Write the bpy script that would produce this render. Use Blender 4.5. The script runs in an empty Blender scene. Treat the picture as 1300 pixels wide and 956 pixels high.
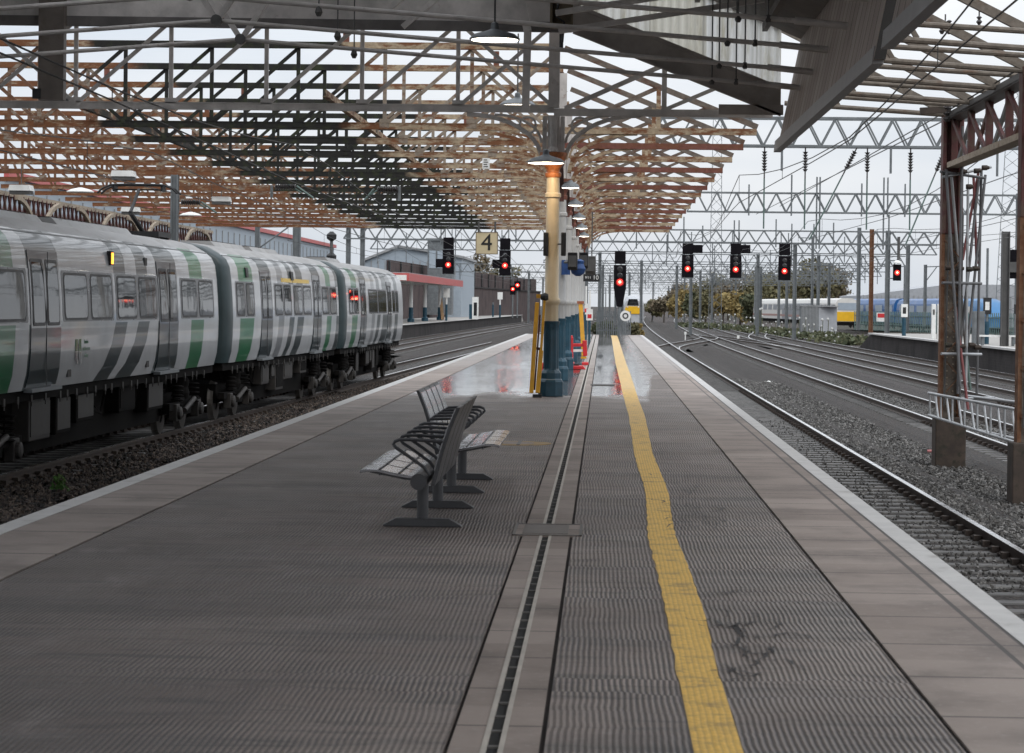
import bpy, bmesh, math, random
import numpy as np
from mathutils import Vector, Matrix
random.seed(7)
rng = np.random.default_rng(7)
SC = bpy.context.scene
COL = SC.collection
PI = math.pi

# ------------------------------------------------------------------ camera
F = 3069.0            # focal length in pixels of a 1300 px wide picture (85 mm)
CAMZ = 1.65
dY = Vector((116 / F, 45.5 / F, -1)).normalized()      # world +Y seen in camera space
upc = Vector((0.0122, 1, 0))
dZ = (upc - dY * upc.dot(dY)).normalized()
dX = dY.cross(dZ)
ROT = Matrix((dX, dY, dZ))                              # camera -> world
cam_d = bpy.data.cameras.new('camera')
cam = bpy.data.objects.new('camera', cam_d); COL.objects.link(cam)
cam.matrix_world = Matrix.Translation((0, 0, CAMZ)) @ ROT.to_4x4()
cam_d.sensor_width = 36; cam_d.lens = 36 * F / 1300
cam_d.shift_y = -44.5 / 1300
cam_d.clip_end = 6000; cam_d.clip_start = 0.5
cam_d.dof.use_dof = True; cam_d.dof.focus_distance = 45; cam_d.dof.aperture_fstop = 10
SC.camera = cam

def ray(px, py):
    return ROT @ Vector(((px - 650) / F, -(py - 433.5) / F, -1))
def at(px, py, Y):
    d = ray(px, py); d = d * (Y / d.y)
    return Vector((d.x, Y, CAMZ + d.z))
def onz(px, py, z=0.0):
    d = ray(px, py); d = d * ((z - CAMZ) / d.z)
    return Vector((d.x, d.y, z))

# ------------------------------------------------------------------ mesh builder
class MB:
    def __init__(s): s.v = []; s.f = []; s.m = []
    def add(s, vs, fs, mi=0):
        o = len(s.v); s.v += [tuple(v) for v in vs]
        s.f += [tuple(i + o for i in f) for f in fs]; s.m += [mi] * len(fs); return s
    def box(s, x0, x1, y0, y1, z0, z1, mi=0):
        vs = [(x, y, z) for z in (z0, z1) for y in (y0, y1) for x in (x0, x1)]
        return s.add(vs, [(0, 2, 3, 1), (4, 5, 7, 6), (0, 1, 5, 4), (2, 6, 7, 3), (0, 4, 6, 2), (1, 3, 7, 5)], mi)
    def cbox(s, c, d, mi=0):
        return s.box(c[0]-d[0]/2, c[0]+d[0]/2, c[1]-d[1]/2, c[1]+d[1]/2, c[2]-d[2]/2, c[2]+d[2]/2, mi)
    def bar(s, p, q, w, h, up=(0, 0, 1), mi=0):
        p = Vector(p); q = Vector(q); d = (q - p).normalized(); up = Vector(up)
        if abs(d.dot(up)) > .98: up = Vector((0, 1, 0))
        a = d.cross(up).normalized(); b = a.cross(d)
        vs = [e + a * (i * w / 2) + b * (j * h / 2) for e in (p, q) for (i, j) in ((-1, -1), (1, -1), (1, 1), (-1, 1))]
        return s.add(vs, [(3, 2, 1, 0), (4, 5, 6, 7), (0, 1, 5, 4), (1, 2, 6, 5), (2, 3, 7, 6), (3, 0, 4, 7)], mi)
    def lbar(s, p, q, w, h, t=.012, mi=0):
        """angle iron: a web and a flange at right angles (transverse members in the XZ plane)"""
        p = Vector(p); q = Vector(q); d = (q - p).normalized(); a = Vector((0, 1, 0)); b = d.cross(a).normalized()
        s.bar(p, q, t, h, up=b, mi=mi)
        o = a * (w / 2) + b * (h / 2 - t / 2)
        return s.bar(p + o, q + o, w, t, up=b, mi=mi)
    def tube(s, p, q, r, n=8, r2=None, mi=0, cap=True):
        p = Vector(p); q = Vector(q); r2 = r if r2 is None else r2
        d = (q - p).normalized(); a = d.orthogonal().normalized(); b = d.cross(a)
        vs = []
        for e, rr in ((p, r), (q, r2)):
            for i in range(n):
                t = 2 * PI * i / n; vs.append(e + (a * math.cos(t) + b * math.sin(t)) * rr)
        fs = [(i, (i + 1) % n, n + (i + 1) % n, n + i) for i in range(n)]
        if cap: fs += [tuple(range(n))[::-1], tuple(range(n, 2 * n))]
        return s.add(vs, fs, mi)
    def path(s, pts, r, n=6, mi=0):
        pts = [Vector(p) for p in pts]; vs = []; m = len(pts)
        d0 = (pts[1] - pts[0]).normalized(); a = d0.orthogonal().normalized()
        for k, p in enumerate(pts):
            d = (pts[min(k + 1, m - 1)] - pts[max(k - 1, 0)]).normalized()
            a = (a - d * a.dot(d)).normalized(); b = d.cross(a)
            for i in range(n):
                t = 2 * PI * i / n; vs.append(p + (a * math.cos(t) + b * math.sin(t)) * r)
        fs = [(k * n + i, k * n + (i + 1) % n, (k + 1) * n + (i + 1) % n, (k + 1) * n + i) for k in range(m - 1) for i in range(n)]
        fs += [tuple(range(n))[::-1], tuple(range((m - 1) * n, m * n))]
        return s.add(vs, fs, mi)
    def ribbon(s, pts, w, h, mi=0):
        """flat curved bar in an XZ plane: w across (Y), h deep in the plane"""
        pts = [Vector(p) for p in pts]; vs = []; m = len(pts)
        for k, p in enumerate(pts):
            d = (pts[min(k + 1, m - 1)] - pts[max(k - 1, 0)]).normalized(); b = d.cross(Vector((0, 1, 0))).normalized()
            for (i, j) in ((-1, -1), (1, -1), (1, 1), (-1, 1)):
                vs.append(p + Vector((0, i * w / 2, 0)) + b * (j * h / 2))
        fs = [(k * 4 + i, k * 4 + (i + 1) % 4, (k + 1) * 4 + (i + 1) % 4, (k + 1) * 4 + i) for k in range(m - 1) for i in range(4)]
        fs += [(3, 2, 1, 0), tuple(range((m - 1) * 4, m * 4))]
        return s.add(vs, fs, mi)
    def lathe(s, prof, c, n=16, axis='z', mi=0, cap=True):
        vs = []
        for (r, h) in prof:
            for i in range(n):
                t = 2 * PI * (i + .5) / n; x, y = r * math.cos(t), r * math.sin(t)
                vs.append((c[0] + x, c[1] + y, c[2] + h) if axis == 'z' else ((c[0] + h, c[1] + x, c[2] + y) if axis == 'x' else (c[0] + x, c[1] + h, c[2] + y)))
        m = len(prof)
        fs = [(k * n + i, k * n + (i + 1) % n, (k + 1) * n + (i + 1) % n, (k + 1) * n + i) for k in range(m - 1) for i in range(n)]
        if cap: fs += [tuple(range(n))[::-1], tuple(range((m - 1) * n, m * n))]
        return s.add(vs, fs, mi)
    def prism(s, poly, y0, y1, plane='xz', mi=0):
        n = len(poly)
        if plane == 'xz': vs = [(a, y0, b) for a, b in poly] + [(a, y1, b) for a, b in poly]
        elif plane == 'yz': vs = [(y0, a, b) for a, b in poly] + [(y1, a, b) for a, b in poly]
        else: vs = [(a, b, y0) for a, b in poly] + [(a, b, y1) for a, b in poly]
        fs = [tuple(range(n)), tuple(range(n, 2 * n))[::-1]] + [(i, n + i, n + (i + 1) % n, (i + 1) % n) for i in range(n)]
        return s.add(vs, fs, mi)
    def build(s, name, mats, parent=None, origin=None, smooth=False, bevel=0, rot=None):
        if origin is None: origin = parent.get('_o', (0, 0, 0)) if parent is not None else (0, 0, 0)
        o = Vector(origin); me = bpy.data.meshes.new(name)
        me.from_pydata([(v[0] - o.x, v[1] - o.y, v[2] - o.z) for v in s.v], [], s.f)
        if not isinstance(mats, (list, tuple)): mats = [mats]
        for m in mats: me.materials.append(m)
        me.polygons.foreach_set('material_index', s.m)
        bm = bmesh.new(); bm.from_mesh(me); bmesh.ops.recalc_face_normals(bm, faces=bm.faces); bm.to_mesh(me); bm.free()
        if smooth:
            for p in me.polygons: p.use_smooth = True
            me.set_sharp_from_angle(angle=math.radians(40))
        ob = bpy.data.objects.new(name, me); COL.objects.link(ob)
        if parent is not None: ob.parent = parent
        elif origin is not None: ob.location = o
        if bevel:
            b = ob.modifiers.new('bevel', 'BEVEL'); b.width = bevel; b.segments = 2; b.limit_method = 'ANGLE'
        return ob

def tag(o, label=None, cat=None, group=None, kind=None):
    if label: o['label'] = label
    if cat: o['category'] = cat
    if group: o['group'] = group
    if kind: o['kind'] = kind
    return o
_ORG = {}
class Root:
    pass
def thing(name, loc, label, cat, group=None, rz=0):
    o = bpy.data.objects.new(name, None); COL.objects.link(o); o.location = loc; o.rotation_euler.z = rz
    o.empty_display_size = .1
    tag(o, label, cat, group); _ORG[o.name] = tuple(loc) if rz == 0 else (0, 0, 0)
    return o
_b = MB.build
def _build(s, name, mats, parent=None, origin=None, **k):
    if origin is None and parent is not None:
        r = parent
        while r.parent is not None: r = r.parent
        origin = _ORG.get(r.name, (0, 0, 0))
    return _b(s, name, mats, parent, origin if origin is not None else (0, 0, 0), **k)
MB.build = _build
KIDS = {}
def copy_tree(o, parent=None):
    c = o.copy(); COL.objects.link(c)
    if parent is not None: c.parent = parent
    for ch in list(o.children): copy_tree(ch, c)
    return c
def text(name, body, size, mat, parent, loc, rot=(PI / 2, 0, 0), depth=.004):
    cu = bpy.data.curves.new(name, 'FONT'); cu.body = body; cu.size = size; cu.extrude = depth; cu.align_x = 'CENTER'; cu.align_y = 'CENTER'
    t = bpy.data.objects.new('tmp', cu); COL.objects.link(t)
    dg = bpy.context.evaluated_depsgraph_get(); me = bpy.data.meshes.new_from_object(t.evaluated_get(dg))
    bpy.data.objects.remove(t); me.materials.clear(); me.materials.append(mat); me.name = name
    o = bpy.data.objects.new(name, me); COL.objects.link(o); o.parent = parent; o.location = loc; o.rotation_euler = rot
    return o
ORD = ['first', 'second', 'third', 'fourth', 'fifth', 'sixth', 'seventh', 'eighth', 'ninth', 'tenth']

# ------------------------------------------------------------------ materials
class NT:
    def __init__(s, name):
        s.mat = bpy.data.materials.new(name); s.mat.use_nodes = True; s.t = s.mat.node_tree; s.n = s.t.nodes
        s.b = s.n['Principled BSDF']; s.g = s.n.new('ShaderNodeNewGeometry'); s.tc = s.n.new('ShaderNodeTexCoord')
        s.pos = s.g.outputs['Position']
    def set(s, inp, v):
        if hasattr(v, 'is_output') or hasattr(v, 'links'): s.t.links.new(v, inp)
        elif isinstance(v, (tuple, list)) and len(v) == 3 and inp.type == 'RGBA': inp.default_value = (*v, 1)
        else: inp.default_value = v
    def math(s, op, a, b=0.0, c=None, clamp=False):
        n = s.n.new('ShaderNodeMath'); n.operation = op; n.use_clamp = clamp
        s.set(n.inputs[0], a); s.set(n.inputs[1], b)
        if c is not None: s.set(n.inputs[2], c)
        return n.outputs[0]
    def noise(s, scale, detail=4, rough=.55, vec=None, stretch=None, dist=0):
        v = vec or s.pos
        if stretch:
            m = s.n.new('ShaderNodeMapping'); s.t.links.new(v, m.inputs[0]); m.inputs['Scale'].default_value = stretch; v = m.outputs[0]
        n = s.n.new('ShaderNodeTexNoise'); s.t.links.new(v, n.inputs['Vector'])
        n.inputs['Scale'].default_value = scale; n.inputs['Detail'].default_value = detail; n.inputs['Roughness'].default_value = rough
        n.inputs['Distortion'].default_value = dist
        return n.outputs['Fac']
    def voro(s, scale, feature='F1', out='Distance', vec=None):
        n = s.n.new('ShaderNodeTexVoronoi'); n.feature = feature; n.inputs['Scale'].default_value = scale
        s.t.links.new(vec or s.pos, n.inputs['Vector']); return n.outputs[out]
    def ramp(s, f, a, b):
        n = s.n.new('ShaderNodeMapRange'); n.interpolation_type = 'SMOOTHSTEP'; s.set(n.inputs[0], f); n.inputs[1].default_value = a; n.inputs[2].default_value = b
        return n.outputs[0]
    def mix(s, f, a, b, mode='MIX'):
        n = s.n.new('ShaderNodeMix'); n.data_type = 'RGBA'; n.blend_type = mode
        s.set(n.inputs[0], f); s.set(n.inputs[6], a); s.set(n.inputs[7], b); return n.outputs[2]
    def xyz(s, v=None):
        n = s.n.new('ShaderNodeSeparateXYZ'); s.t.links.new(v or s.pos, n.inputs[0]); return n.outputs
    def bump(s, h, strength=.3, dist=.01):
        n = s.n.new('ShaderNodeBump'); s.set(n.inputs['Height'], h); n.inputs['Strength'].default_value = strength; n.inputs['Distance'].default_value = dist
        s.t.links.new(n.outputs[0], s.b.inputs['Normal'])
    def out(s, color=None, rough=None, metal=None, spec=None):
        if color is not None: s.set(s.b.inputs['Base Color'], color)
        if rough is not None: s.set(s.b.inputs['Roughness'], rough)
        if metal is not None: s.set(s.b.inputs['Metallic'], metal)
        if spec is not None: s.set(s.b.inputs['Specular IOR Level'], spec)
        return s.mat
def sc3(c, k): return tuple(min(1, x * k) for x in c)
def paint(name, c, rough=.5, var=.25, scale=2.0, dirt=None, dscale=4, damt=(.5, .75), metal=0, bump=0, coat=0, obj=False, spec=.5, rv=.3):
    n = NT(name); vec = n.tc.outputs['Object'] if obj else None
    f = n.noise(scale, 5, .6, vec)
    col = n.mix(n.ramp(f, .3, .7), sc3(c, 1 - var), sc3(c, 1 + var))
    if dirt is not None:
        col = n.mix(n.ramp(n.noise(dscale, 7, .65, vec), *damt), col, dirt)
    r = n.math('MULTIPLY_ADD', f, rv, rough - rv / 2, clamp=True)
    if bump: n.bump(n.noise(60, 4, .6, vec), bump, .005)
    if coat: n.b.inputs['Coat Weight'].default_value = coat; n.b.inputs['Coat Roughness'].default_value = .04
    return n.out(col, r, metal, spec)
def emit(name, c, s, base=(.02, .02, .02)):
    n = NT(name); n.set(n.b.inputs['Emission Color'], c); n.b.inputs['Emission Strength'].default_value = s
    return n.out(base, .3)
def rusty(name, base, rust, damp=True, amt=(.42, .62)):
    n = NT(name)
    f = n.noise(2.6, 9, .72, stretch=(.8, 1, 2.5)); f2 = n.noise(11, 5, .65)
    col = n.mix(n.ramp(f2, .3, .75), sc3(base, .75), sc3(base, 1.15))
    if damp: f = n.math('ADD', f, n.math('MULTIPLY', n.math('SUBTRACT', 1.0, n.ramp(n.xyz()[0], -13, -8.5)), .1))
    col = n.mix(n.ramp(f, *amt), col, n.mix(f2, sc3(rust, .55), sc3(rust, 1.4)))
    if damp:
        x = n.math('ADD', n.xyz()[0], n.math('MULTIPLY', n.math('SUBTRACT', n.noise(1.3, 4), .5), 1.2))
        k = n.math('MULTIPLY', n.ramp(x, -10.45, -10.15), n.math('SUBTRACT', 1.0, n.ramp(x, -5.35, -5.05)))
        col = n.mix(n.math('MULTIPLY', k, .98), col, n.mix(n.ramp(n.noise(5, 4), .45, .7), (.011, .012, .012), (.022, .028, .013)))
    n.bump(n.noise(30, 5, .7), .5, .008)
    return n.out(col, .78, 0, .3)

M = {}
M['cream'] = rusty('rusting_cream_paint', (.38, .30, .205), (.16, .066, .03), amt=(.43, .58))
M['web'] = rusty('weathered_grey_beige_paint', (.26, .215, .17), (.14, .066, .036), amt=(.47, .63))
M['rafter'] = rusty('weathered_rafter_shade_paint', (.15, .122, .1), (.1, .05, .032), damp=False, amt=(.48, .65))  # rusting paint, with the shade under the awning put into its dark base
M['maroonr'] = rusty('rusted_maroon_paint', (.17, .065, .05), (.15, .06, .032), damp=False)
M['creamd'] = rusty('flaking_beige_paint', (.38, .32, .25), (.15, .07, .04), damp=False, amt=(.52, .75))
M['drab'] = rusty('drab_weathered_beige_paint', (.17, .145, .12), (.1, .055, .035), damp=False, amt=(.5, .75))
M['truss_grey'] = paint('grey_girder_paint', (.45, .42, .395), .55, .2, 2.5, (.16, .1, .07), 3.5, (.6, .78), bump=.2)
M['under_dark'] = paint('dark_roof_boards', (.11, .1, .094), .75, .3, 1.5, (.055, .05, .047), 3, (.55, .8))
M['barge'] = paint('grey_barge_paint', (.31, .28, .255), .7, .2, 2)
def _planks():
    n = NT('weathered_grey_boards'); y = n.xyz()[1]
    fr = n.math('FRACT', n.math('DIVIDE', y, .62))
    gap = n.math('LESS_THAN', fr, .075)
    cell = n.math('FLOOR', n.math('DIVIDE', y, .62))
    w = n.n.new('ShaderNodeTexWhiteNoise'); w.noise_dimensions = '1D'; n.t.links.new(cell, w.inputs['W'])
    c = n.mix(w.outputs['Value'], (.3, .24, .205), (.4, .335, .295))
    c = n.mix(n.ramp(n.noise(3, 6, .6, stretch=(1, 6, .5)), .5, .75), c, (.14, .12, .105))
    c = n.mix(gap, c, (.015, .013, .012))
    n.bump(n.math('SUBTRACT', 1.0, gap), .6, .02)
    return n.out(c, .7)
M['plank'] = _planks()
M['valrail'] = paint('pale_valance_rail', (.25, .24, .235), .5, .15)
M['maroon'] = paint('maroon_girder_paint', (.085, .026, .025), .65, .3, 3, (.085, .05, .036), 4, (.45, .62))
M['col_cream'] = paint('cream_column_paint', (.58, .47, .31), .36, .08, 3, (.38, .28, .17), 4, (.62, .85))
M['col_teal'] = paint('teal_blue_column_paint', (.009, .05, .08), .35, .2, 5, (.02, .035, .042), 6, (.6, .8))
M['col_white'] = paint('greyish_white_column_paint', (.36, .355, .345), .4, .04, 3, (.3, .29, .27), 4, (.62, .85))
M['copper'] = paint('rust_orange_capital', (.42, .14, .045), .5, .3, 8, (.2, .07, .03), 9, (.5, .7))
M['dark_iron'] = paint('dark_grey_iron', (.07, .068, .066), .5, .2)
M['galv'] = paint('galvanised_steel', (.15, .163, .17), .5, .15, 3, (.1, .108, .112), 5, (.55, .8), metal=.15)
M['galv_d'] = paint('weathered_galvanised_steel', (.14, .152, .16), .5, .2, 3, metal=.15)
M['green_rod'] = paint('verdigris_rod', (.1, .15, .135), .5, .2)
M['insul'] = paint('brown_glazed_insulator', (.05, .045, .045), .25, .2)
M['wire'] = paint('dark_wire', (.025, .025, .025), .5, .1)
M['black'] = paint('black_casing', (.012, .012, .013), .5, .3)
M['blackm'] = paint('dark_signal_backboard', (.007, .006, .008), .85, .3, spec=.1)
M['red_on'] = emit('red_signal_lens_lit', (1, .025, .02), 4.2)
M['red_core'] = emit('hot_signal_lens_centre', (1, .42, .22), 8)
M['red_halo'] = paint('red_lens_rim', (.35, .01, .012), .3, .1)
M['lens_off'] = paint('unlit_lens', (.02, .02, .022), .15, .1)
M['lamp_on'] = emit('lit_lamp_glass', (1, .9, .74), 9, (.8, .8, .78))
M['white'] = paint('white_paint', (.72, .72, .7), .45, .08, 3, (.5, .49, .46), 5, (.62, .85))
M['rail_top'] = paint('polished_rail', (.62, .62, .63), .25, .1, metal=.75)
M['rail_side'] = paint('rusty_rail_side', (.055, .04, .032), .75, .3, 6)
M['sleeper'] = paint('weathered_sleeper', (.085, .08, .075), .6, .35, 3, (.04, .036, .033), 5, (.45, .65))
M['yellow'] = paint('yellow_ochre_barrier', (.6, .3, .012), .45, .12, 4, (.3, .16, .02), 6, (.6, .8))
M['redp'] = paint('red_plastic', (.55, .025, .03), .4, .12)
M['bluec'] = paint('blue_cover', (.015, .06, .2), .6, .25, 6)
M['bench'] = paint('dark_grey_powder_coat', (.035, .035, .038), .42, .15, 8)
M['bench_seat'] = paint('polished_perforated_metal', (.46, .46, .48), .13, .02, 10, metal=.95, rv=.02)
M['brick'] = None
def _brick(name, a, b, mort, s):
    n = NT(name); t = n.n.new('ShaderNodeTexBrick'); x = n.xyz()
    c = n.n.new('ShaderNodeCombineXYZ'); n.t.links.new(n.math('ADD', x[0], x[1]), c.inputs[0]); n.t.links.new(x[2], c.inputs[1])
    n.t.links.new(c.outputs[0], t.inputs['Vector']); t.inputs['Scale'].default_value = s
    for k, v in (('Color1', a), ('Color2', b), ('Mortar', mort)): t.inputs[k].default_value = (*v, 1)
    col = n.mix(n.ramp(n.noise(.5, 6, .6), .4, .75), t.outputs['Color'], sc3(a, .5))
    return n.out(col, .85, 0, .2)
M['brick'] = _brick('sooty_purple_brick', (.075, .055, .055), (.095, .065, .06), (.07, .06, .06), 2.2)
M['brickd'] = _brick('black_stained_brick', (.03, .027, .027), (.045, .038, .036), (.05, .046, .045), 2.2)
M['concrete'] = paint('weathered_concrete', (.3, .285, .265), .8, .15, 2, (.19, .175, .16), 4, (.5, .75), bump=.2)
M['redfascia'] = paint('red_canopy_fascia', (.45, .09, .085), .5, .15)
M['shed_light'] = paint('pale_blue_grey_cladding', (.31, .36, .41), .5, .06)
M['shed_grey'] = paint('grey_cladding', (.33, .34, .36), .55, .08)
M['shed_roof'] = paint('grey_shed_roof', (.28, .285, .29), .6, .1)
M['fence_green'] = paint('grey_green_fence_paint', (.11, .17, .16), .55, .2)
M['wood'] = paint('dark_damp_timber', (.05, .036, .028), .8, .35, 4, (.02, .022, .012), 5, (.5, .7), bump=.4)
M['rust_or'] = rusty('orange_rust_steel', (.2, .115, .07), (.14, .06, .03), damp=False, amt=(.35, .6))
M['scaf'] = paint('scaffold_tube_steel', (.4, .41, .42), .4, .15, 4, (.2, .15, .12), 6, (.6, .75), metal=.5)
M['scaf_d'] = paint('dull_scaffold_tube', (.13, .13, .135), .5, .2, metal=.3)
M['scaf_red'] = paint('pinkish_red_tube', (.2, .06, .06), .55, .2)
# ------------------------------------------------------------------ world and light
w = bpy.data.worlds.new('World'); SC.world = w; w.use_nodes = True
wt = w.node_tree; bg = wt.nodes['Background']
sky = wt.nodes.new('ShaderNodeTexSky'); sky.sky_type = 'NISHITA'; sky.sun_disc = False
SUN_EL, SUN_ROT = math.radians(38), math.radians(150)
sky.sun_elevation = SUN_EL; sky.sun_rotation = SUN_ROT; sky.air_density = 1.2; sky.dust_density = 2
tcw = wt.nodes.new('ShaderNodeTexCoord'); mp = wt.nodes.new('ShaderNodeMapping'); mp.inputs['Scale'].default_value = (1, 1, 3.5)
wt.links.new(tcw.outputs['Generated'], mp.inputs[0])
nz = wt.nodes.new('ShaderNodeTexNoise'); nz.inputs['Scale'].default_value = 4.5; nz.inputs['Detail'].default_value = 6
wt.links.new(mp.outputs[0], nz.inputs['Vector'])
cl = wt.nodes.new('ShaderNodeMix'); cl.data_type = 'RGBA'; cl.inputs[6].default_value = (6.6, 7.15, 7.9, 1); cl.inputs[7].default_value = (8.5, 8.7, 9.0, 1)
rmp = wt.nodes.new('ShaderNodeMapRange'); rmp.inputs[1].default_value = .35; rmp.inputs[2].default_value = .65
wt.links.new(nz.outputs['Fac'], rmp.inputs[0]); wt.links.new(rmp.outputs[0], cl.inputs[0])
mx = wt.nodes.new('ShaderNodeMix'); mx.data_type = 'RGBA'; mx.inputs[0].default_value = .95
sepw = wt.nodes.new('ShaderNodeSeparateXYZ'); wt.links.new(tcw.outputs['Generated'], sepw.inputs[0])
zen = wt.nodes.new('ShaderNodeMath'); zen.operation = 'MULTIPLY_ADD'; zen.use_clamp = False; zen.inputs[1].default_value = 1.5; zen.inputs[2].default_value = .93   # overcast sky: brighter towards the zenith
clp = wt.nodes.new('ShaderNodeMath'); clp.operation = 'MAXIMUM'; clp.inputs[1].default_value = 0; wt.links.new(sepw.outputs[2], clp.inputs[0]); wt.links.new(clp.outputs[0], zen.inputs[0])
sca = wt.nodes.new('ShaderNodeVectorMath'); sca.operation = 'SCALE'; wt.links.new(cl.outputs[2], sca.inputs[0]); wt.links.new(zen.outputs[0], sca.inputs['Scale'])
wt.links.new(sky.outputs[0], mx.inputs[6]); wt.links.new(sca.outputs[0], mx.inputs[7])
wt.links.new(mx.outputs[2], bg.inputs[0]); bg.inputs[1].default_value = .1
sl = bpy.data.lights.new('sun', 'SUN'); sl.energy = .9; sl.angle = math.radians(25); sl.color = (1, .96, .9)
so = bpy.data.objects.new('sun', sl); COL.objects.link(so)
sd = Vector((math.sin(SUN_ROT) * math.cos(SUN_EL), math.cos(SUN_ROT) * math.cos(SUN_EL), math.sin(SUN_EL)))
so.rotation_euler = sd.to_track_quat('Z', 'Y').to_euler()
SC.view_settings.view_transform = 'Standard'; SC.view_settings.look = 'None'; SC.view_settings.exposure = 0.08; SC.view_settings.gamma = 1
SC.cycles.max_bounces = 6; SC.cycles.diffuse_bounces = 3; SC.cycles.glossy_bounces = 3; SC.cycles.transmission_bounces = 3
SC.cycles.use_denoising = True; SC.cycles.sample_clamp_indirect = 6; SC.cycles.use_adaptive_sampling = True; SC.cycles.adaptive_threshold = .02

# ------------------------------------------------------------------ ground
RAILZ, GZ, BEDZ = -1.0, -1.31, -1.175
def curve(Y): return 4e-5 * max(0, Y - 90) ** 2 if Y < 900 else 4e-5 * 810 ** 2 + (Y - 900) * .065
def _ballast(name, left):
    n = NT(name); x = n.xyz()[0]; y = n.xyz()[1]
    v = n.voro(16, out='Color'); sep = n.n.new('ShaderNodeSeparateColor'); n.t.links.new(v, sep.inputs[0])
    big = n.noise(.35, 4); f = n.noise(3, 5)
    c = n.mix(sep.outputs[0], (.038, .034, .03), (.115, .1, .089))
    c = n.mix(n.math('MULTIPLY', n.ramp(n.noise(.7, 6, .65, stretch=(1, .12, 1)), .42, .62), .7), c, (.032, .026, .022))
    br = n.mix(sep.outputs[1], (.035, .028, .024), (.085, .066, .054))
    pk = n.mix(sep.outputs[1], (.1, .078, .074), (.2, .16, .152))
    c = n.mix(n.ramp(n.math('ADD', x, n.math('MULTIPLY', big, 2)), -3, -4), c, br)
    c = n.mix(n.math('MULTIPLY', n.ramp(n.math('ADD', x, n.math('MULTIPLY', big, 1.5)), 10, 11.2), .8), c, pk)
    # weeds and earth far off the tracks
    far = n.ramp(n.math('ABSOLUTE', x), 26, 40)
    c = n.mix(far, c, n.mix(f, (.05, .055, .03), (.12, .1, .06)))
    d = n.voro(16)
    g2 = n.noise(5, 9, .75); c = n.mix(n.math('MULTIPLY', n.ramp(g2, .5, .66), .75), c, (.2, .165, .148)); c = n.mix(n.math('MULTIPLY', n.ramp(g2, .48, .34), .8), c, (.02, .017, .015))
    c = n.mix(n.ramp(d, .25, .65), c, (.03, .028, .027))
    n.bump(n.math('ADD', n.math('MULTIPLY', d, -1), n.math('MULTIPLY', f, .5)), 1, .05)
    return n.out(c, .85, 0, .25)
M['ballast'] = _ballast('track_ballast', 0)
g = MB(); xs = [-3000, -400, -60, -30, -4.3, 2.2, 17.6, 40, 400, 3000]; ys = [-300, 0, 30, 60, 100, 160, 300, 600, 1500, 6000]
vs = [(x, y, GZ) for y in ys for x in xs]; nx = len(xs)
g.add(vs, [(j * nx + i, j * nx + i + 1, (j + 1) * nx + i + 1, (j + 1) * nx + i) for j in range(len(ys) - 1) for i in range(nx - 1)])
tag(g.build('ground', M['ballast']), kind='structure')

tag(MB().prism([(-12.6, BEDZ), (-4.33, BEDZ), (-4.33, GZ), (-13.2, GZ)], 0, 130).build('ballast_shoulder', M['ballast']), kind='structure')
# loose stones near the platform, two sheets of ballast
def stones(name, regs, mats, label):
    V = []; Fc = []; MI = []; off = 0
    base = np.array([(1, 0, 0), (-1, 0, 0), (0, 1, 0), (0, -1, 0), (0, 0, 1), (0, 0, -1)], float)
    fb = np.array([(0, 2, 4), (2, 1, 4), (1, 3, 4), (3, 0, 4), (2, 0, 5), (1, 2, 5), (3, 1, 5), (0, 3, 5)])
    for fn, n, y0, y1, s0, s1, zf in regs:
        t = rng.random(n) ** 1.5; y = y0 + (y1 - y0) * t
        xa, xb = fn(y); x = xa + (xb - xa) * rng.random(n)
        s = s0 + (s1 - s0) * rng.random(n) ** 2
        R = rng.normal(size=(n, 3, 3)); R = np.linalg.qr(R)[0]
        P = base[None] * (s[:, None, None] * (.6 + .7 * rng.random((n, 6, 1)))) * np.array([1, 1, .75])
        P = np.einsum('nij,nkj->nki', R, P) + np.stack([x, y, zf(x, y) + s * .3 + .03 * rng.random(n)], 1)[:, None]
        V.append(P.reshape(-1, 3)); Fc.append((fb[None] + (np.arange(n) * 6)[:, None, None] + off).reshape(-1, 3)); off += n * 6
        MI.append(np.repeat(rng.integers(0, len(mats), n), 8))
    V = np.concatenate(V); Fc = np.concatenate(Fc); MI = np.concatenate(MI)
    me = bpy.data.meshes.new(name); me.from_pydata(V.tolist(), [], Fc.tolist())
    for m in mats: me.materials.append(m)
    me.polygons.foreach_set('material_index', MI.astype(np.int32))
    o = bpy.data.objects.new(name, me); COL.objects.link(o); tag(o, label, 'ballast', kind='stuff')
SG = [paint('stone_%s' % a, c, .8, .3, 9) for a, c in (('grey', (.09, .087, .083)), ('dark', (.04, .038, .036)), ('pale', (.17, .163, .155)), ('mid', (.065, .06, .055)))]
SB = [paint('stone_%s' % a, c, .85, .3, 9) for a, c in (('brown', (.075, .056, .045)), ('dark_brown', (.042, .032, .028)), ('tan', (.125, .097, .078)), ('sooty', (.03, .027, .025)))]
K = lambda a, b: (lambda y: (np.full_like(y, a), np.full_like(y, b)))
LX = lambda Y: -9.1 + (Y - 34) * .0205                      # left track, near rail
stones('ballast_stones', [(K(4.72, 7.9), 42000, 26, 95, .022, .05, lambda x, y: GZ + (BEDZ - GZ) * np.clip((5.9 - x) / .9, 0, 1) + .03), (K(3.25, 4.5), 2200, 24, 60, .018, .032, lambda x, y: x * 0 + BEDZ), (K(7.9, 9.5), 5000, 40, 95, .022, .04, lambda x, y: x * 0 + BEDZ)], SG, 'loose grey ballast stones beside the right hand track')
stones('brown_ballast_stones', [(lambda y: (LX(y) + .12, LX(y) * 0 - 5.6), 26000, 30, 110, .022, .048, lambda x, y: x * 0 + BEDZ)], SB, 'loose brown ballast stones between platform and green striped train')

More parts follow.
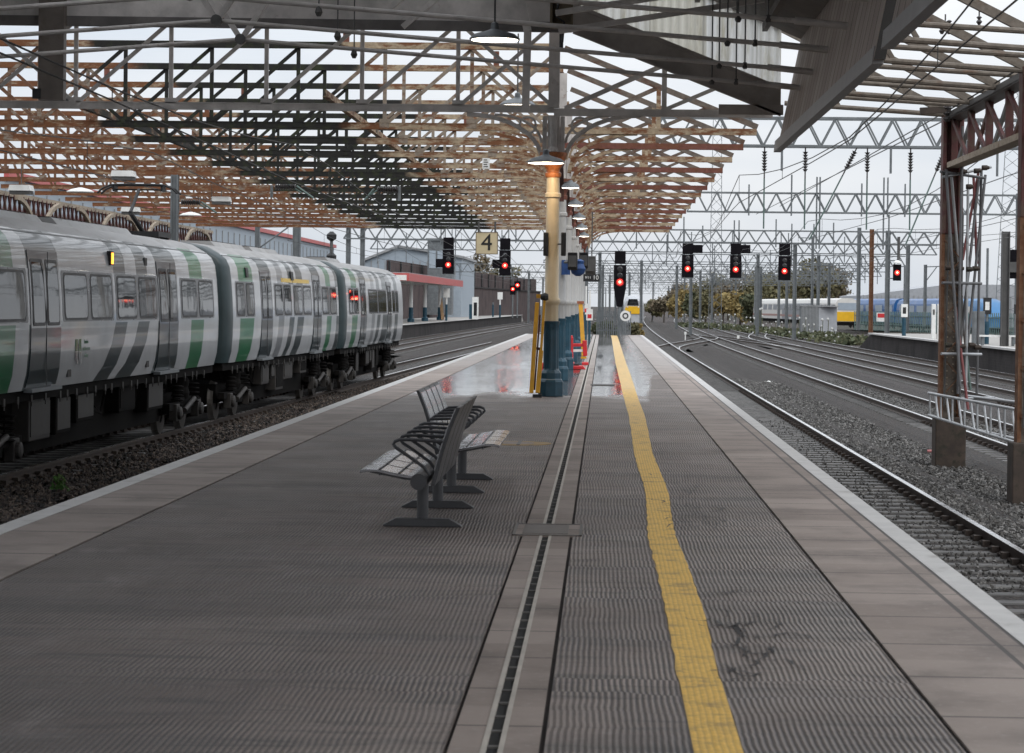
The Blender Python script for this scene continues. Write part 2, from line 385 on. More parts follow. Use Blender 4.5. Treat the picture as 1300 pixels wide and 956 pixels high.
# ------------------------------------------------------------------ platform
def _asphalt():
    n = NT('ribbed_platform_paving'); x, y, z = n.xyz()
    row = n.math('FLOOR', n.math('DIVIDE', n.math('ADD', y, n.math('MULTIPLY', n.noise(1.4, 2), .5)), .42))
    wn = n.n.new('ShaderNodeTexWhiteNoise'); wn.noise_dimensions = '1D'; n.t.links.new(row, wn.inputs['W'])
    wob = n.math('MULTIPLY', n.noise(2.5, 3), 5)
    ph = n.math('ADD', n.math('ADD', n.math('MULTIPLY', x, 2 * PI / .0265), n.math('MULTIPLY', wn.outputs['Value'], 6.28)), wob)
    s = n.math('MULTIPLY_ADD', n.math('SINE', ph), .5, .5)
    wear = n.ramp(n.noise(.9, 7, .65), .38, .58)
    groove = n.math('MULTIPLY', n.math('SUBTRACT', 1.0, n.ramp(s, .1, .6)), n.math('MULTIPLY_ADD', wear, .85, .15))
    rowe = n.math('LESS_THAN', n.math('FRACT', n.math('DIVIDE', n.math('ADD', y, n.math('MULTIPLY', n.noise(1.4, 2), .5)), .42)), .07)
    big = n.noise(.45, 6, .6); st = n.noise(.8, 5, .6, stretch=(.35, 1.3, 1))
    c = n.mix(n.ramp(big, .3, .7), (.17, .133, .112), (.295, .24, .206))
    c = n.mix(n.math('MULTIPLY', n.ramp(st, .48, .74), .75), c, (.062, .052, .047))
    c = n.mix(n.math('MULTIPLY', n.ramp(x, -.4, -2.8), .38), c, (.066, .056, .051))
    c = n.mix(n.math('MULTIPLY', n.ramp(n.noise(14, 4), .55, .75), .5), c, (.25, .22, .2))
    cc = n.n.new('ShaderNodeCombineXYZ'); n.set(cc.inputs[0], n.math('FLOOR', n.math('DIVIDE', n.math('ADD', x, 7.3), 1.47))); n.set(cc.inputs[1], n.math('FLOOR', n.math('DIVIDE', y, 2.1)))
    pw = n.n.new('ShaderNodeTexWhiteNoise'); pw.noise_dimensions = '2D'; n.t.links.new(cc.outputs[0], pw.inputs['Vector'])
    c = n.mix(n.math('MULTIPLY', pw.outputs['Value'], .4), c, (.085, .07, .062))
    jt = n.math('LESS_THAN', n.math('FRACT', n.math('DIVIDE', n.math('ADD', y, n.math('MULTIPLY', n.noise(3, 3), .06)), 2.1)), .007)
    c = n.mix(n.math('MULTIPLY', jt, .6), c, (.03, .026, .024))
    sk = n.noise(2.2, 6, .7, stretch=(.5, 3.2, 1), dist=.6)
    c = n.mix(n.math('MULTIPLY', n.ramp(sk, .5, .66), .6), c, (.055, .047, .043))
    c = n.mix(n.math('MULTIPLY', n.ramp(n.noise(1.3, 6, .65, stretch=(1.5, .7, 1)), .56, .72), .45), c, (.26, .23, .21))
    c = n.mix(n.math('MULTIPLY', n.ramp(n.noise(45, 2), .72, .78), .8), c, (.035, .031, .03))
    c = n.mix(n.math('MULTIPLY', groove, .85), c, (.036, .032, .03))
    c = n.mix(n.math('MULTIPLY', rowe, .3), c, (.07, .065, .06))
    yy = n.math('ADD', y, n.math('MULTIPLY', n.math('SUBTRACT', n.noise(.55, 3, stretch=(1.6, .25, 1)), .5), 9))
    yy = n.math('SUBTRACT', yy, n.math('MULTIPLY', n.ramp(x, .75, 1.25), 14))
    wet = n.ramp(n.math('ADD', yy, n.math('MULTIPLY', n.math('SUBTRACT', n.noise(1.6, 6, .65, stretch=(1, .35, 1)), .5), 5)), 42.0, 45.2)
    wet = n.math('MULTIPLY', wet, n.math('SUBTRACT', 1.0, n.math('MULTIPLY', n.ramp(n.math('ADD', x, n.math('MULTIPLY', n.noise(1.5, 4), .6)), 1.1, 1.8), .7)))
    wp = n.math('MULTIPLY', wet, n.math('MULTIPLY_ADD', n.ramp(n.noise(.5, 4, .5, stretch=(.7, .12, 1)), .3, .65), .1, .9))
    c = n.mix(n.math('MULTIPLY', wet, .5), c, (.07, .065, .062))
    h = n.math('ADD', s, n.math('MULTIPLY', n.noise(120, 3), .5))
    bmp = n.n.new('ShaderNodeBump'); n.set(bmp.inputs['Height'], h); bmp.inputs['Distance'].default_value = .012
    n.set(bmp.inputs['Strength'], n.math('MULTIPLY', n.math('SUBTRACT', 1.0, n.math('MULTIPLY', wp, .985)), .8)); n.t.links.new(bmp.outputs[0], n.b.inputs['Normal'])
    r = n.math('SUBTRACT', n.math('MULTIPLY_ADD', n.noise(1.2, 4), .3, .42), n.math('MULTIPLY', wp, .54), clamp=True)
    return n.out(c, r, 0, .5)
M['asphalt'] = _asphalt()
def _slab(name, pitch, grooves):
    n = NT(name); x, y, z = n.xyz()
    t = n.math('DIVIDE', n.math('ADD', y, .23), pitch); fr = n.math('FRACT', t); cell = n.math('FLOOR', t)
    wn = n.n.new('ShaderNodeTexWhiteNoise'); wn.noise_dimensions = '1D'; n.t.links.new(cell, wn.inputs['W'])
    c = n.mix(wn.outputs['Value'], (.215, .172, .147), (.305, .252, .22))
    c = n.mix(n.math('MULTIPLY', n.ramp(n.noise(1.2, 6, .6), .42, .7), .75), c, (.12, .097, .083))
    c = n.mix(n.math('MULTIPLY', n.ramp(n.noise(22, 4), .55, .72), .4), c, (.33, .3, .27))
    j = n.math('LESS_THAN', n.math('ABSOLUTE', n.math('SUBTRACT', fr, .5)), .012)
    for gx in grooves:
        j = n.math('MAXIMUM', j, n.math('LESS_THAN', n.math('ABSOLUTE', n.math('SUBTRACT', x, gx)), .014))
    c = n.mix(n.math('MULTIPLY', j, .85), c, (.035, .03, .028))
    yy = n.math('ADD', y, n.math('MULTIPLY', n.noise(.4, 3), 10))
    wet = n.math('MULTIPLY', n.ramp(yy, 58, 75), .55)
    n.bump(n.math('SUBTRACT', n.math('MULTIPLY', n.noise(60, 4), .3), j), .5, .006)
    return n.out(c, n.math('SUBTRACT', .66, n.math('MULTIPLY', wet, .6)), 0, .5)
M['slab'] = _slab('coping_slabs', 1.06, (1.965, 2.085))
M['slab_l'] = _slab('left_coping_slabs', 1.5, ())
def _line(name, c, wear, wc):
    n = NT(name); x = n.xyz()[0]
    f = n.noise(5, 7, .65); f2 = n.noise(28, 4, .6)
    col = n.mix(n.ramp(f2, .3, .7), sc3(c, .8), sc3(c, 1.08))
    col = n.mix(n.math('MULTIPLY', n.ramp(f, wear - .12, wear + .1), .75), col, wc)
    s = n.math('MULTIPLY_ADD', n.math('SINE', n.math('ADD', n.math('MULTIPLY', x, 2 * PI / .0265), n.math('MULTIPLY', n.noise(2.5, 3), 5))), .5, .5)
    col = n.mix(n.math('MULTIPLY', n.math('SUBTRACT', 1.0, n.ramp(s, .0, .45)), .3), col, wc)
    n.bump(s, .3, .004)
    yy = n.xyz()[1]
    return n.out(col, n.math('SUBTRACT', .6, n.math('MULTIPLY', n.ramp(yy, 44, 50), .25)), 0, .5)
M['yline'] = _line('worn_yellow_line_paint', (.72, .45, .1), .6, (.2, .14, .07))
M['wline'] = paint('worn_white_edge_paint', (.47, .46, .445), .55, .1, 4, (.27, .25, .23), 3, (.55, .78))
PY0, PY1 = -6, 137
pl = MB().box(-4.33, 2.21, PY0, PY1, GZ - .05, -.012)
platform = tag(pl.build('platform', M['brickd']), kind='structure')
def sheet(name, x0, x1, mat, z=0.0, y0=PY0, y1=PY1, t=.014):
    return MB().box(x0, x1, y0, y1, z - t, z).build(name, mat, platform)
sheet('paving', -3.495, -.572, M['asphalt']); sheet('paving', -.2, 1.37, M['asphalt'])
sheet('coping', 1.392, 2.20, M['slab']); sheet('coping', -4.34, -3.525, M['slab_l'])
MB().box(2.09, 2.245, PY0, PY1, -.05, .004).build('edge_line', M['wline'], platform)
MB().box(-4.365, -4.19, PY0, PY1, -.05, .004).build('edge_line', M['wline'], platform)
# drainage channel: two stone strips, pale lips and a dark slot
M['strip'] = _slab('channel_stone', .92, ())
ch = tag(MB().box(-.555, -.435, PY0, PY1, -.012, .001).box(-.35, -.22, PY0, PY1, -.012, .001).build('drainage_channel', M['strip'], platform))
M['lip'] = paint('pale_channel_lip', (.4, .365, .32), .6, .15, 3)
MB().box(-.435, -.415, PY0, PY1, -.012, .004).box(-.37, -.35, PY0, PY1, -.012, .004).build('channel_lip', M['lip'], ch)
M['slot'] = paint('black_channel_slot', (.008, .008, .008), .9)
sl_ = MB().box(-.415, -.37, PY0, PY1, -.012, -.01)
sl_.build('channel_slot', M['slot'], ch)
br_ = MB()
for i in range(420): br_.box(-.415, -.37, 9 + i * .33, 9.035 + i * .33, -.01, -.003)
tag(br_.build('slot_bridges', M['sleeper'], ch), kind='stuff')
# wavy yellow line traced on the platform
yl = [(870, 423, 530), (780, 407, 508), (700, 392, 490), (650, 381, 472), (600, 370, 455), (550, 357, 436), (500, 346, 416), (450, 343, 405), (400, 340, 399), (360, 331, 386), (330, 321, 374), (300, 313, 361), (250, 305, 349), (200, 297, 338), (150, 284, 320), (100, 272, 304), (50, 261, 286), (0, 253, 270)]
rows = []
for y2, a, b in yl:
    A = onz(a / 2 + 650, y2 / 2 + 430, .003); B = onz(b / 2 + 650, y2 / 2 + 430, .003); rows.append((A.x, B.x, (A.y + B.y) / 2))
rows.sort(key=lambda r: r[2])
rows = [(rows[0][0] + .03, rows[0][1] + .03, PY0)] + rows + [(rows[-1][0], rows[-1][1], 136.5)]
def spl(k, t, i):
    n = len(rows); p0, p1, p2, p3 = (rows[max(k - 1, 0)][i], rows[k][i], rows[min(k + 1, n - 1)][i], rows[min(k + 2, n - 1)][i])
    return p1 + .5 * t * (p2 - p0 + t * (2 * p0 - 5 * p1 + 4 * p2 - p3 + t * (3 * (p1 - p2) + p3 - p0)))
V = []
for k in range(len(rows) - 1):
    for q in range(6):
        t = q / 6; y = rows[k][2] * (1 - t) + rows[k + 1][2] * t
        jit = .004 * math.sin(y * 9) + random.uniform(-.003, .003)
        V += [(spl(k, t, 0) + jit, y, .0035), (spl(k, t, 1) + jit * .5 + random.uniform(-.003, .003), y, .0035)]
m = MB(); m.add(V, [(2 * i, 2 * i + 1, 2 * i + 3, 2 * i + 2) for i in range(len(V) // 2 - 1)])
m.build('yellow_line', M['yline'], platform)
# black tar scribbles beside the yellow line
M['tar'] = paint('black_tar_seal', (.018, .017, .017), .5, .2)
m = MB()
def scrib(px0, px1, py0, py1, n, seed):
    r = random.Random(seed)
    for _ in range(n):
        p = onz(r.uniform(px0, px1), r.uniform(py0, py1), .006); a = r.uniform(-.7, .7); pts = [p.copy()]
        for k in range(r.randint(4, 12)):
            a += r.uniform(-1.1, 1.1); p = p + Vector((math.cos(a) * .035, math.sin(a) * .06, 0)); pts.append(p.copy())
        vs = []; ww = r.uniform(.004, .011)
        for k, q in enumerate(pts):
            d = (pts[min(k + 1, len(pts) - 1)] - pts[max(k - 1, 0)]).normalized(); nn = Vector((-d.y, d.x, 0)) * ww * (1 - abs(2 * k / (len(pts) - 1) - 1) * .7)
            vs += [q - nn, q + nn]
        m.add(vs, [(2 * i, 2 * i + 1, 2 * i + 3, 2 * i + 2) for i in range(len(pts) - 1)])
for a in ((895, 960, 780, 862, 26, 1), (870, 905, 640, 670, 16, 2), (835, 882, 595, 645, 22, 3), (825, 850, 560, 580, 9, 4), (880, 920, 745, 752, 3, 5), (805, 815, 595, 612, 3, 6), (840, 890, 650, 665, 8, 7)): scrib(*a)
m.build('tar_scribble', M['tar'], platform)

# covers let into the platform
M['dark_cover'] = paint('dull_iron_cover', (.13, .115, .105), .6, .2, 6)
def cover_rect():
    a, b = onz(650, 680), onz(740, 667); x0, x1, y0, y1 = a.x, b.x, a.y, b.y
    t = thing('inspection_cover', ((x0 + x1) / 2, (y0 + y1) / 2, .004), 'rectangular metal inspection cover across the drainage channel near the bench', 'inspection cover')
    MB().box(x0, x1, y0, y1, -.008, .006).build('cover_frame', M['strip'], t)
    MB().box(x0 + .07, x1 - .1, y0 + .1, y1 - .1, .004, .011).build('cover_plate', M['dark_cover'], t)
    m = MB()
    for (c, d, e, f) in ((x0, x1, y0, y0 + .03), (x0, x1, y1 - .03, y1), (x0, x0 + .02, y0, y1), (x1 - .02, x1, y0, y1)): m.box(c, d, e, f, .005, .0095)
    m.build('cover_rim', M['dark_iron'], t)
cover_rect()
c = onz(655, 563); M['brass'] = paint('yellow_brown_cover_paint', (.3, .19, .06), .6, .2, 6, (.14, .11, .07), 7, (.5, .7))
t = thing('manhole_cover', (c.x, c.y, .004), 'round yellow-brown manhole cover set in the paving beside the bench', 'manhole cover')
MB().lathe([(.42, -.005), (.42, .006)], (c.x, c.y, 0), 32).build('cover_ring', M['brass'], t)
MB().lathe([(.25, .006), (.25, .009)], (c.x - .03, c.y, 0), 28).build('cover_plate', M['strip'], t)
MB().box(c.x + .02, c.x + .06, c.y - .4, c.y + .4, .006, .013).build('cover_bar', M['dark_iron'], t)
c = onz(765, 489)
t = thing('drain_grate', (c.x, c.y, 0), 'dark square drain grate in the wet paving right of the channel', 'drain grate')
m = MB()
for i in range(7): m.box(c.x - .25, c.x + .25, c.y - .3 + i * .1, c.y - .24 + i * .1, -.005, .01)
m.build('grate', M['dark_iron'], t)

# ------------------------------------------------------------------ tracks
def sweep(mb, fn, Y0, Y1, step, prof, mi=None):
    ys = []; y = Y0
    while y < Y1: ys.append(y); y += step(y)
    ys.append(Y1); n = len(prof); vs = []
    for y in ys:
        x0 = fn(y)
        vs += [(x0 + a, y, b) for a, b in prof]
    for k in range(len(ys) - 1):
        for i in range(n):
            mb.add([], []); mb.f.append((k * n + i, k * n + (i + 1) % n, (k + 1) * n + (i + 1) % n, (k + 1) * n + i)); mb.m.append(mi[i] if mi else 0)
    mb.v += [tuple(v) for v in vs]
    return mb
RP = [(-.04, 0), (.04, 0), (.04, -.04), (.012, -.05), (.012, -.12), (.07, -.145), (.07, -.158), (-.07, -.158), (-.07, -.145), (-.012, -.12), (-.012, -.05), (-.04, -.04)]
RP = [(a, RAILZ + b) for a, b in RP]; RM = [0] + [1] * 11
step = lambda y: 4 if y < 90 else (10 if y < 300 else 30)
SLP = MB().box(-1.25, 1.25, -.125, .125, -.12, 0).build('sleeper', M['sleeper'], origin=(0, 0, 0), bevel=.015)
def _bed():
    n = NT('sooty_track_bed'); x, y, z = n.xyz()
    v = n.voro(15, out='Color'); sep = n.n.new('ShaderNodeSeparateColor'); n.t.links.new(v, sep.inputs[0]); d = n.voro(15)
    c = n.mix(sep.outputs[0], (.026, .021, .018), (.08, .062, .052))
    c = n.mix(n.ramp(n.noise(.5, 5, .6, stretch=(1, .25, 1)), .4, .7), c, (.05, .036, .028))
    c = n.mix(n.math('MULTIPLY', n.ramp(n.math('ADD', x, n.math('MULTIPLY', n.noise(.4, 3), 2)), 11, 12.5), .6), c, n.mix(sep.outputs[1], (.07, .055, .053), (.15, .12, .115)))
    c = n.mix(n.math('MULTIPLY', n.ramp(n.noise(.9, 5, .6), .6, .75), .4), c, (.045, .055, .02))
    g2 = n.noise(6, 9, .75); c = n.mix(n.math('MULTIPLY', n.ramp(g2, .52, .68), .6), c, (.14, .11, .096)); c = n.mix(n.math('MULTIPLY', n.ramp(g2, .48, .34), .8), c, (.015, .012, .011))
    c = n.mix(n.ramp(d, .25, .65), c, (.02, .018, .017))
    n.bump(n.math('MULTIPLY', d, -1), 1, .05)
    return n.out(c, .75, 0, .3)
M['bed'] = _bed()
def track(fn, Y0, Y1, label, ns, gauge=1.435, y_s=None, damp=0):
    t = thing('railway_track', (fn(Y0) + .75, Y0, RAILZ), label, 'railway track', 'railway tracks either side of the platform')
    sweep(MB(), fn, Y0, Y1, step, [(-.95 - .5, GZ - .02), (-.95, BEDZ), (2.45, BEDZ), (2.95, GZ - .02)]).build('ballast_bed', M['bed'], t)
    for o in (0, gauge + .07): sweep(MB(), lambda y: fn(y) + o, Y0, Y1, step, RP, RM).build('rail', [M['rail_top'], M['rail_side']], t)
    ys = Y0 if y_s is None else y_s
    for i in range(ns):
        y = ys + i * .68
        s = bpy.data.objects.new('sleeper', SLP.data); COL.objects.link(s); s.parent = t
        s.location = (fn(y) - fn(Y0), y - Y0, -.155); b = s.modifiers.new('bevel', 'BEVEL'); b.width = .015
    m = MB()
    for i in range(ns, int((min(Y1, 330) - ys) / .68)):
        y = ys + i * .68; x = fn(y) + .75; m.box(x - 1.25, x + 1.25, y - .125, y + .125, RAILZ - .3, RAILZ - .155)
    if m.v: tag(m.build('sleepers', M['sleeper'], t), kind='stuff')
    # rail chairs along the near part
    m = MB()
    for i in range(min(ns, 100)):
        y = ys + i * .68
        for o in (0, gauge + .07):
            for sg in (-1, 1): m.box(fn(y) + o + sg * .075 - .045, fn(y) + o + sg * .075 + .045, y - .07, y + .07, RAILZ - .158, RAILZ - .085)
    if m.v: tag(m.build('rail_chairs', M['rail_side'], t), kind='stuff')
track(lambda y: 3.14 + curve(y) * .55, 8, 620, 'single railway track directly beside the right platform edge', 90, y_s=20)
track(lambda y: 7.98 + curve(y), 20, 900, 'track just beyond the row of rusty columns', 30, y_s=40)
track(lambda y: 11.95 + curve(y), 25, 900, 'track midway between rusty columns and far right platform', 20, y_s=60)
track(lambda y: 15.5 + curve(y), 30, 900, 'track right against the far right platform edge', 20, y_s=70)
track(lambda y: LX(y) - 1.5, 5, 170, 'track carrying the green and white striped train', 60, y_s=34)
track(lambda y: -6.75 + curve(y), 5, 620, 'track hugging the left platform edge, in front of the train', 90, y_s=75)
track(lambda y: -13.3 + curve(y), 60, 620, 'track running behind the striped train toward the left platform', 0)
track(lambda y: -16.6 + curve(y) , 100, 620, 'track beside the far left platform with the red canopy', 0)
bpy.data.objects.remove(SLP)
# crossovers far ahead
def xover(a, b, y0, y1, label):
    def fn(y):
        t = min(1, max(0, (y - y0) / (y1 - y0))); t = t * t * (3 - 2 * t)
        return a(y) * (1 - t) + b(y) * t
    track(fn, y0, y1, label, 0)
xover(lambda y: 3.14 + curve(y) * .55, lambda y: 7.98 + curve(y), 150, 215, 'crossover track swerving from the platform track to the second track')
xover(lambda y: 11.95 + curve(y), lambda y: 7.98 + curve(y), 165, 240, 'crossover track between the second and third tracks')
xover(lambda y: 11.95 + curve(y), lambda y: 15.5 + curve(y), 200, 280, 'crossover track joining the third and fourth tracks')
# ------------------------------------------------------------------ platform canopy: columns and bare trusses
CX = -.935; CY0 = 43.7; BAY = 9.1
def Z(h): return CAMZ + h
BC = Z(3.48)            # bottom chord
TC = Z(5.14)            # top chord
XV = [-.935 - 1.74 * i for i in range(1, 11)]          # verticals to the left
XL = -19.0
def make_truss(y, mats, label, short=False):
    mc, ma = mats          # main, awning chord
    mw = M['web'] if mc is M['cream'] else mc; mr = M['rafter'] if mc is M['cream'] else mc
    t = thing('roof_truss', (CX, y, BC), label, 'roof truss', 'bare roof trusses over the platform and train')
    MB().bar((XL, y, BC), (CX, y, BC), .09, .02).bar((XL, y, BC + .115), (CX, y, BC + .115), .09, .02).bar((XL, y - .03, BC + .058), (CX, y - .03, BC + .058), .015, .1).build('bottom_chord', mc, t)
    MB().bar((XL, y, TC), (CX, y, TC), .13, .13).build('top_chord', mc, t)
    for x in XV:
        MB().bar((x, y, BC + .06), (x, y, TC), .05, .075, up=(1, 0, 0)).bar((x, y - .035, BC + .02), (x, y - .035, BC + .2), .02, .2, up=(1, 0, 0)).build('vertical', mw, t)
    xs = [CX] + XV + [XL + .1]
    for i in range(len(xs) - 1):
        a, b = xs[i], xs[i + 1]            # a right of b
        lo, hi = BC + .08, TC - .05
        if i <= 6: MB().bar((b, y + .03, lo), (a, y + .03, hi), .045, .07, up=(0, 0, 1)).build('diagonal', mw, t)
        if i >= 5 or i == 0: MB().bar((a, y - .03, lo), (b, y - .03, hi), .045, .07, up=(0, 0, 1)).build('diagonal', mw, t)
    # right hand awning
    xe = 3.0
    MB().bar((CX, y, BC), (xe, y, BC), .12, .13).build('awning_chord', ma, t)
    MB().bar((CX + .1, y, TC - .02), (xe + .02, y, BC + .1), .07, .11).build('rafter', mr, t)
    zr = lambda x: TC - .02 + (x - CX - .1) / (xe - CX - .08) * (BC + .12 - TC)
    MB().bar((1.05, y, BC), (1.05, y, zr(1.05)), .06, .09, up=(1, 0, 0)).build('post', mc, t)
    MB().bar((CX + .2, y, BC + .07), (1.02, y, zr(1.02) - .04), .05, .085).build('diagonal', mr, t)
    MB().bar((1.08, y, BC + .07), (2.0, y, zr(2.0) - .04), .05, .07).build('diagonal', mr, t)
    for sg in (1, -1):
        pts = []
        for k in range(11):
            a = k / 10 * PI / 2
            pts.append((CX + sg * (.22 + 1.35 * (1 - math.cos(a))), y, BC - .85 + .8 * math.sin(a)))
        m = MB().ribbon(pts, .07, .075)
        pts2 = [(CX + sg * (.22 + .85 * (1 - math.cos(k / 8 * PI / 2))), y, BC - .55 + .5 * math.sin(k / 8 * PI / 2)) for k in range(9)]
        m.ribbon(pts2, .05, .045)
        ring = [(CX + sg * .47 + .15 * math.cos(k / 12 * 2 * PI), y, BC - .24 + .15 * math.sin(k / 12 * 2 * PI)) for k in range(13)]
        m.ribbon(ring, .04, .04)
        m.build('bracket', mc, t)
    return t
def tlabel(k):
    if k % 2 == 0:
        c = k // 2
        return ('grey painted roof truss over the nearest column, closest to the camera' if c == 0 else 'rusting roof truss standing over the %s column from the camera' % ORD[c])
    return 'rusting roof truss midway between the %s and %s columns from the camera' % (ORD[k // 2], ORD[k // 2 + 1])
make_truss(CY0, (M['truss_grey'], M['truss_grey']), tlabel(0))
even = make_truss(CY0 + BAY, (M['cream'], M['maroonr']), tlabel(2))
odd = make_truss(CY0 + BAY / 2, (M['cream'], M['cream']), tlabel(1))
for k in range(3, 16):
    p = even if k % 2 == 0 else odd
    o = copy_tree(p); o['label'] = tlabel(k); o.location.y = CY0 + BAY / 2 * k

def make_column():
    y = CY0
    t = thing('column', (CX, y, 0), '', 'column', 'cast iron columns along the platform')
    MB().lathe([(.24, 0), (.24, .26), (.22, .3), (.2, .32), (.2, .42), (.165, .47)], (CX, y, 0), 8, cap=True).build('plinth', M['col_teal'], t, bevel=.008)
    m = MB(); n = 32; vs = []
    for (z, r, k) in ((.46, .155, .0), (.5, .14, .012), (1.2, .135, .012), (1.3, .14, 0), (1.34, .155, 0), (1.36, .155, 0)):
        for i in range(n): a = 2 * PI * i / n; rr = r - (k if i % 4 in (1, 2) else 0); vs.append((CX + rr * math.cos(a), y + rr * math.sin(a), z))
    m.add(vs, [(j * n + i, j * n + (i + 1) % n, (j + 1) * n + (i + 1) % n, (j + 1) * n + i) for j in range(5) for i in range(n)])
    m.build('lower_shaft', M['col_teal'], t)
    m = MB(); vs = []
    for (z, r, k) in ((1.36, .125, .01), (1.62, .123, .01), (1.66, .125, 0)):
        for i in range(n): a = 2 * PI * i / n; rr = r - (k if i % 4 in (1, 2) else 0); vs.append((CX + rr * math.cos(a), y + rr * math.sin(a), z))
    m.add(vs, [(j * n + i, j * n + (i + 1) % n, (j + 1) * n + (i + 1) % n, (j + 1) * n + i) for j in range(2) for i in range(n)])
    m.lathe([(.125, 1.65), (.15, 1.68), (.155, 1.72), (.15, 1.76), (.125, 1.79), (.122, 3.0), (.12, 3.58), (.15, 3.6), (.15, 3.66), (.122, 3.68), (.118, 3.98)], (CX, y, 0), 24)
    m.build('shaft', M['col_cream'], t, smooth=True)
    MB().lathe([(.135, 3.95), (.15, 3.98), (.15, 4.03), (.125, 4.05), (.125, 4.1), (.15, 4.13), (.235, 4.3), (.245, 4.36), (.245, 4.4)], (CX, y, 0), 20).build('capital', M['copper'], t, smooth=True)
    m = MB().box(CX - .11, CX + .11, y - .11, y + .11, 4.4, 5.06)
    m.box(CX - .2, CX - .12, y - .08, y + .08, 4.4, 5.05).box(CX + .12, CX + .2, y - .08, y + .08, 4.4, 5.05)
    m.lathe([(.1, 4.41), (.07, 4.5), (.07, 4.95), (.1, 5.04)], (CX, y - .13, 0), 12)
    m.build('column_head', M['truss_grey'], t)
    MB().box(CX - .1, CX + .1, y - .1, y + .1, 5.21, 6.7).build('upper_post', M['truss_grey'], t)
    return t
col0 = make_column()
for i in range(8):
    o = col0 if i == 0 else copy_tree(col1 if i > 1 else col0)
    o.location.y = CY0 + BAY * i
    if i > 0: o.scale = (.84, .84, 1)
    if i == 1:
        col1 = o
        for ch in o.children:
            if ch.name.startswith(('shaft', 'capital')):
                ch.data = ch.data.copy(); ch.data.materials[0] = M['col_white'] if ch.name.startswith('shaft') else M['maroonr']
    o['label'] = ('nearest cream and teal cast iron column, orange capital, beside the yellow barrier' if i == 0 else
                  'farthest pale and teal column, last of the row' if i == 7 else 'pale and teal cast iron column, %s in the row from the camera' % ORD[i])

# maroon arcade girder between the columns, with beige arched spandrels
def make_arcade():
    y0, y1 = CY0 + .28, CY0 + BAY - .28
    t = thing('arcade_girder', (CX, y0, 4.4), '', 'girder', 'maroon girders linking the platform columns')
    MB().bar((CX, y0, 4.98), (CX, y1, 4.98), .12, .1).bar((CX, y0, 4.45 + .25), (CX, y1, 4.45 + .25), .1, .07).build('chord', M['maroon'], t)
    m = MB(); n = 12
    for i in range(n):
        a = y0 + (y1 - y0) * i / n; b = y0 + (y1 - y0) * (i + 1) / n
        if i % 2: a, b = b, a
        m.bar((CX, a, 4.72), (CX, b, 4.95), .05, .06)
    m.build('lattice', M['maroon'], t)
    for s in (0, 1):
        pts = []
        for k in range(13):
            a = k / 12 * PI / 2; yy = 1.7 * (1 - math.cos(a)); pts.append((CX, y0 + yy if s == 0 else y1 - yy, 3.9 + .75 * math.sin(a)))
        m = MB()
        for k in range(12): m.bar(pts[k], pts[k + 1], .1, .09)
        m.build('spandrel', M['maroon'], t)
    return t
g0 = make_arcade()
for i in range(7):
    o = g0 if i == 0 else copy_tree(g0); o.location.y = CY0 + .28 + BAY * i
    o['label'] = 'maroon lattice girder between the %s and %s columns from the camera' % (ORD[i], ORD[i + 1])
# long beams that run along the roof
def long_beam(x, label, mat, y0=CY0, y1=CY0 + BAY * 7.5, z=BC + .32):
    t = thing('roof_beam', (x, y0, z), label, 'roof beam')
    MB().bar((x, y0, z), (x, y1, z), .03, .12).build('web', mat, t)
    MB().bar((x, y0, z - .07), (x, y1, z - .07), .1, .02).build('flange', mat, t)
long_beam(-5.08, 'rust-edged long beam along the right edge of the dark mossy roof strip', M['cream'])
long_beam(-10.2, 'long beam along the left edge of the dark mossy roof strip', M['cream'])
# stubs left standing on the top chords
m0 = None
for i in range(10):
    x = [-14, -12.4, -11.9, -9.3, -11, -4.1, -3.2, -5.2, -2.4, -13][i]; y = CY0 + BAY / 2 * (i % 7 + 1)
    t = tag(MB().box(x - .06, x + .06, y - .05, y + .05, TC + .05, TC + .38).build('chord_stub', M['maroonr'], origin=(x, y, TC)), 'short rusty stub standing on a truss top chord against the sky', 'steel stub', 'rusty stubs on the roof trusses')
# left hand arcade of the train shed: red lattice and beige arches
def left_bay(i):
    y0, y1 = CY0 + BAY * i, CY0 + BAY * (i + 1); x = XL
    t = thing('side_arcade', (x, y0, GZ), 'red lattice girder with beige arches behind the train, %s bay from the camera' % ORD[i - 3], 'girder', 'red and beige arcade behind the train')
    MB().lathe([(.22, GZ), (.2, GZ + .4), (.14, GZ + .6), (.13, 3.6), (.25, 3.9)], (x, y0, 0), 12).build('pillar', M['col_cream'], t)
    MB().bar((x, y0, 4.98), (x, y1, 4.98), .16, .14).bar((x, y0, 3.95), (x, y1, 3.95), .14, .1).build('chord', M['creamd'], t)
    m = MB(); n = 14
    for k in range(n):
        a = y0 + (y1 - y0) * k / n; b = y0 + (y1 - y0) * (k + 1) / n
        m.bar((x, a, 4), (x, b, 4.95), .06, .09).bar((x + .07, b, 4), (x + .07, a, 4.95), .06, .09)
    m.build('lattice', M['maroon'], t)
    for s in (0, 1):
        m = MB(); pts = [(x + .15, (y0 + 3.2 * (1 - math.cos(k / 12 * PI / 2))) if s == 0 else (y1 - 3.2 * (1 - math.cos(k / 12 * PI / 2))), 2.6 + 2.3 * math.sin(k / 12 * PI / 2)) for k in range(13)]
        for k in range(12): m.bar(pts[k], pts[k + 1], .12, .14)
        m.build('arch', M['creamd'], t)
for i in range(3, 8): left_bay(i)

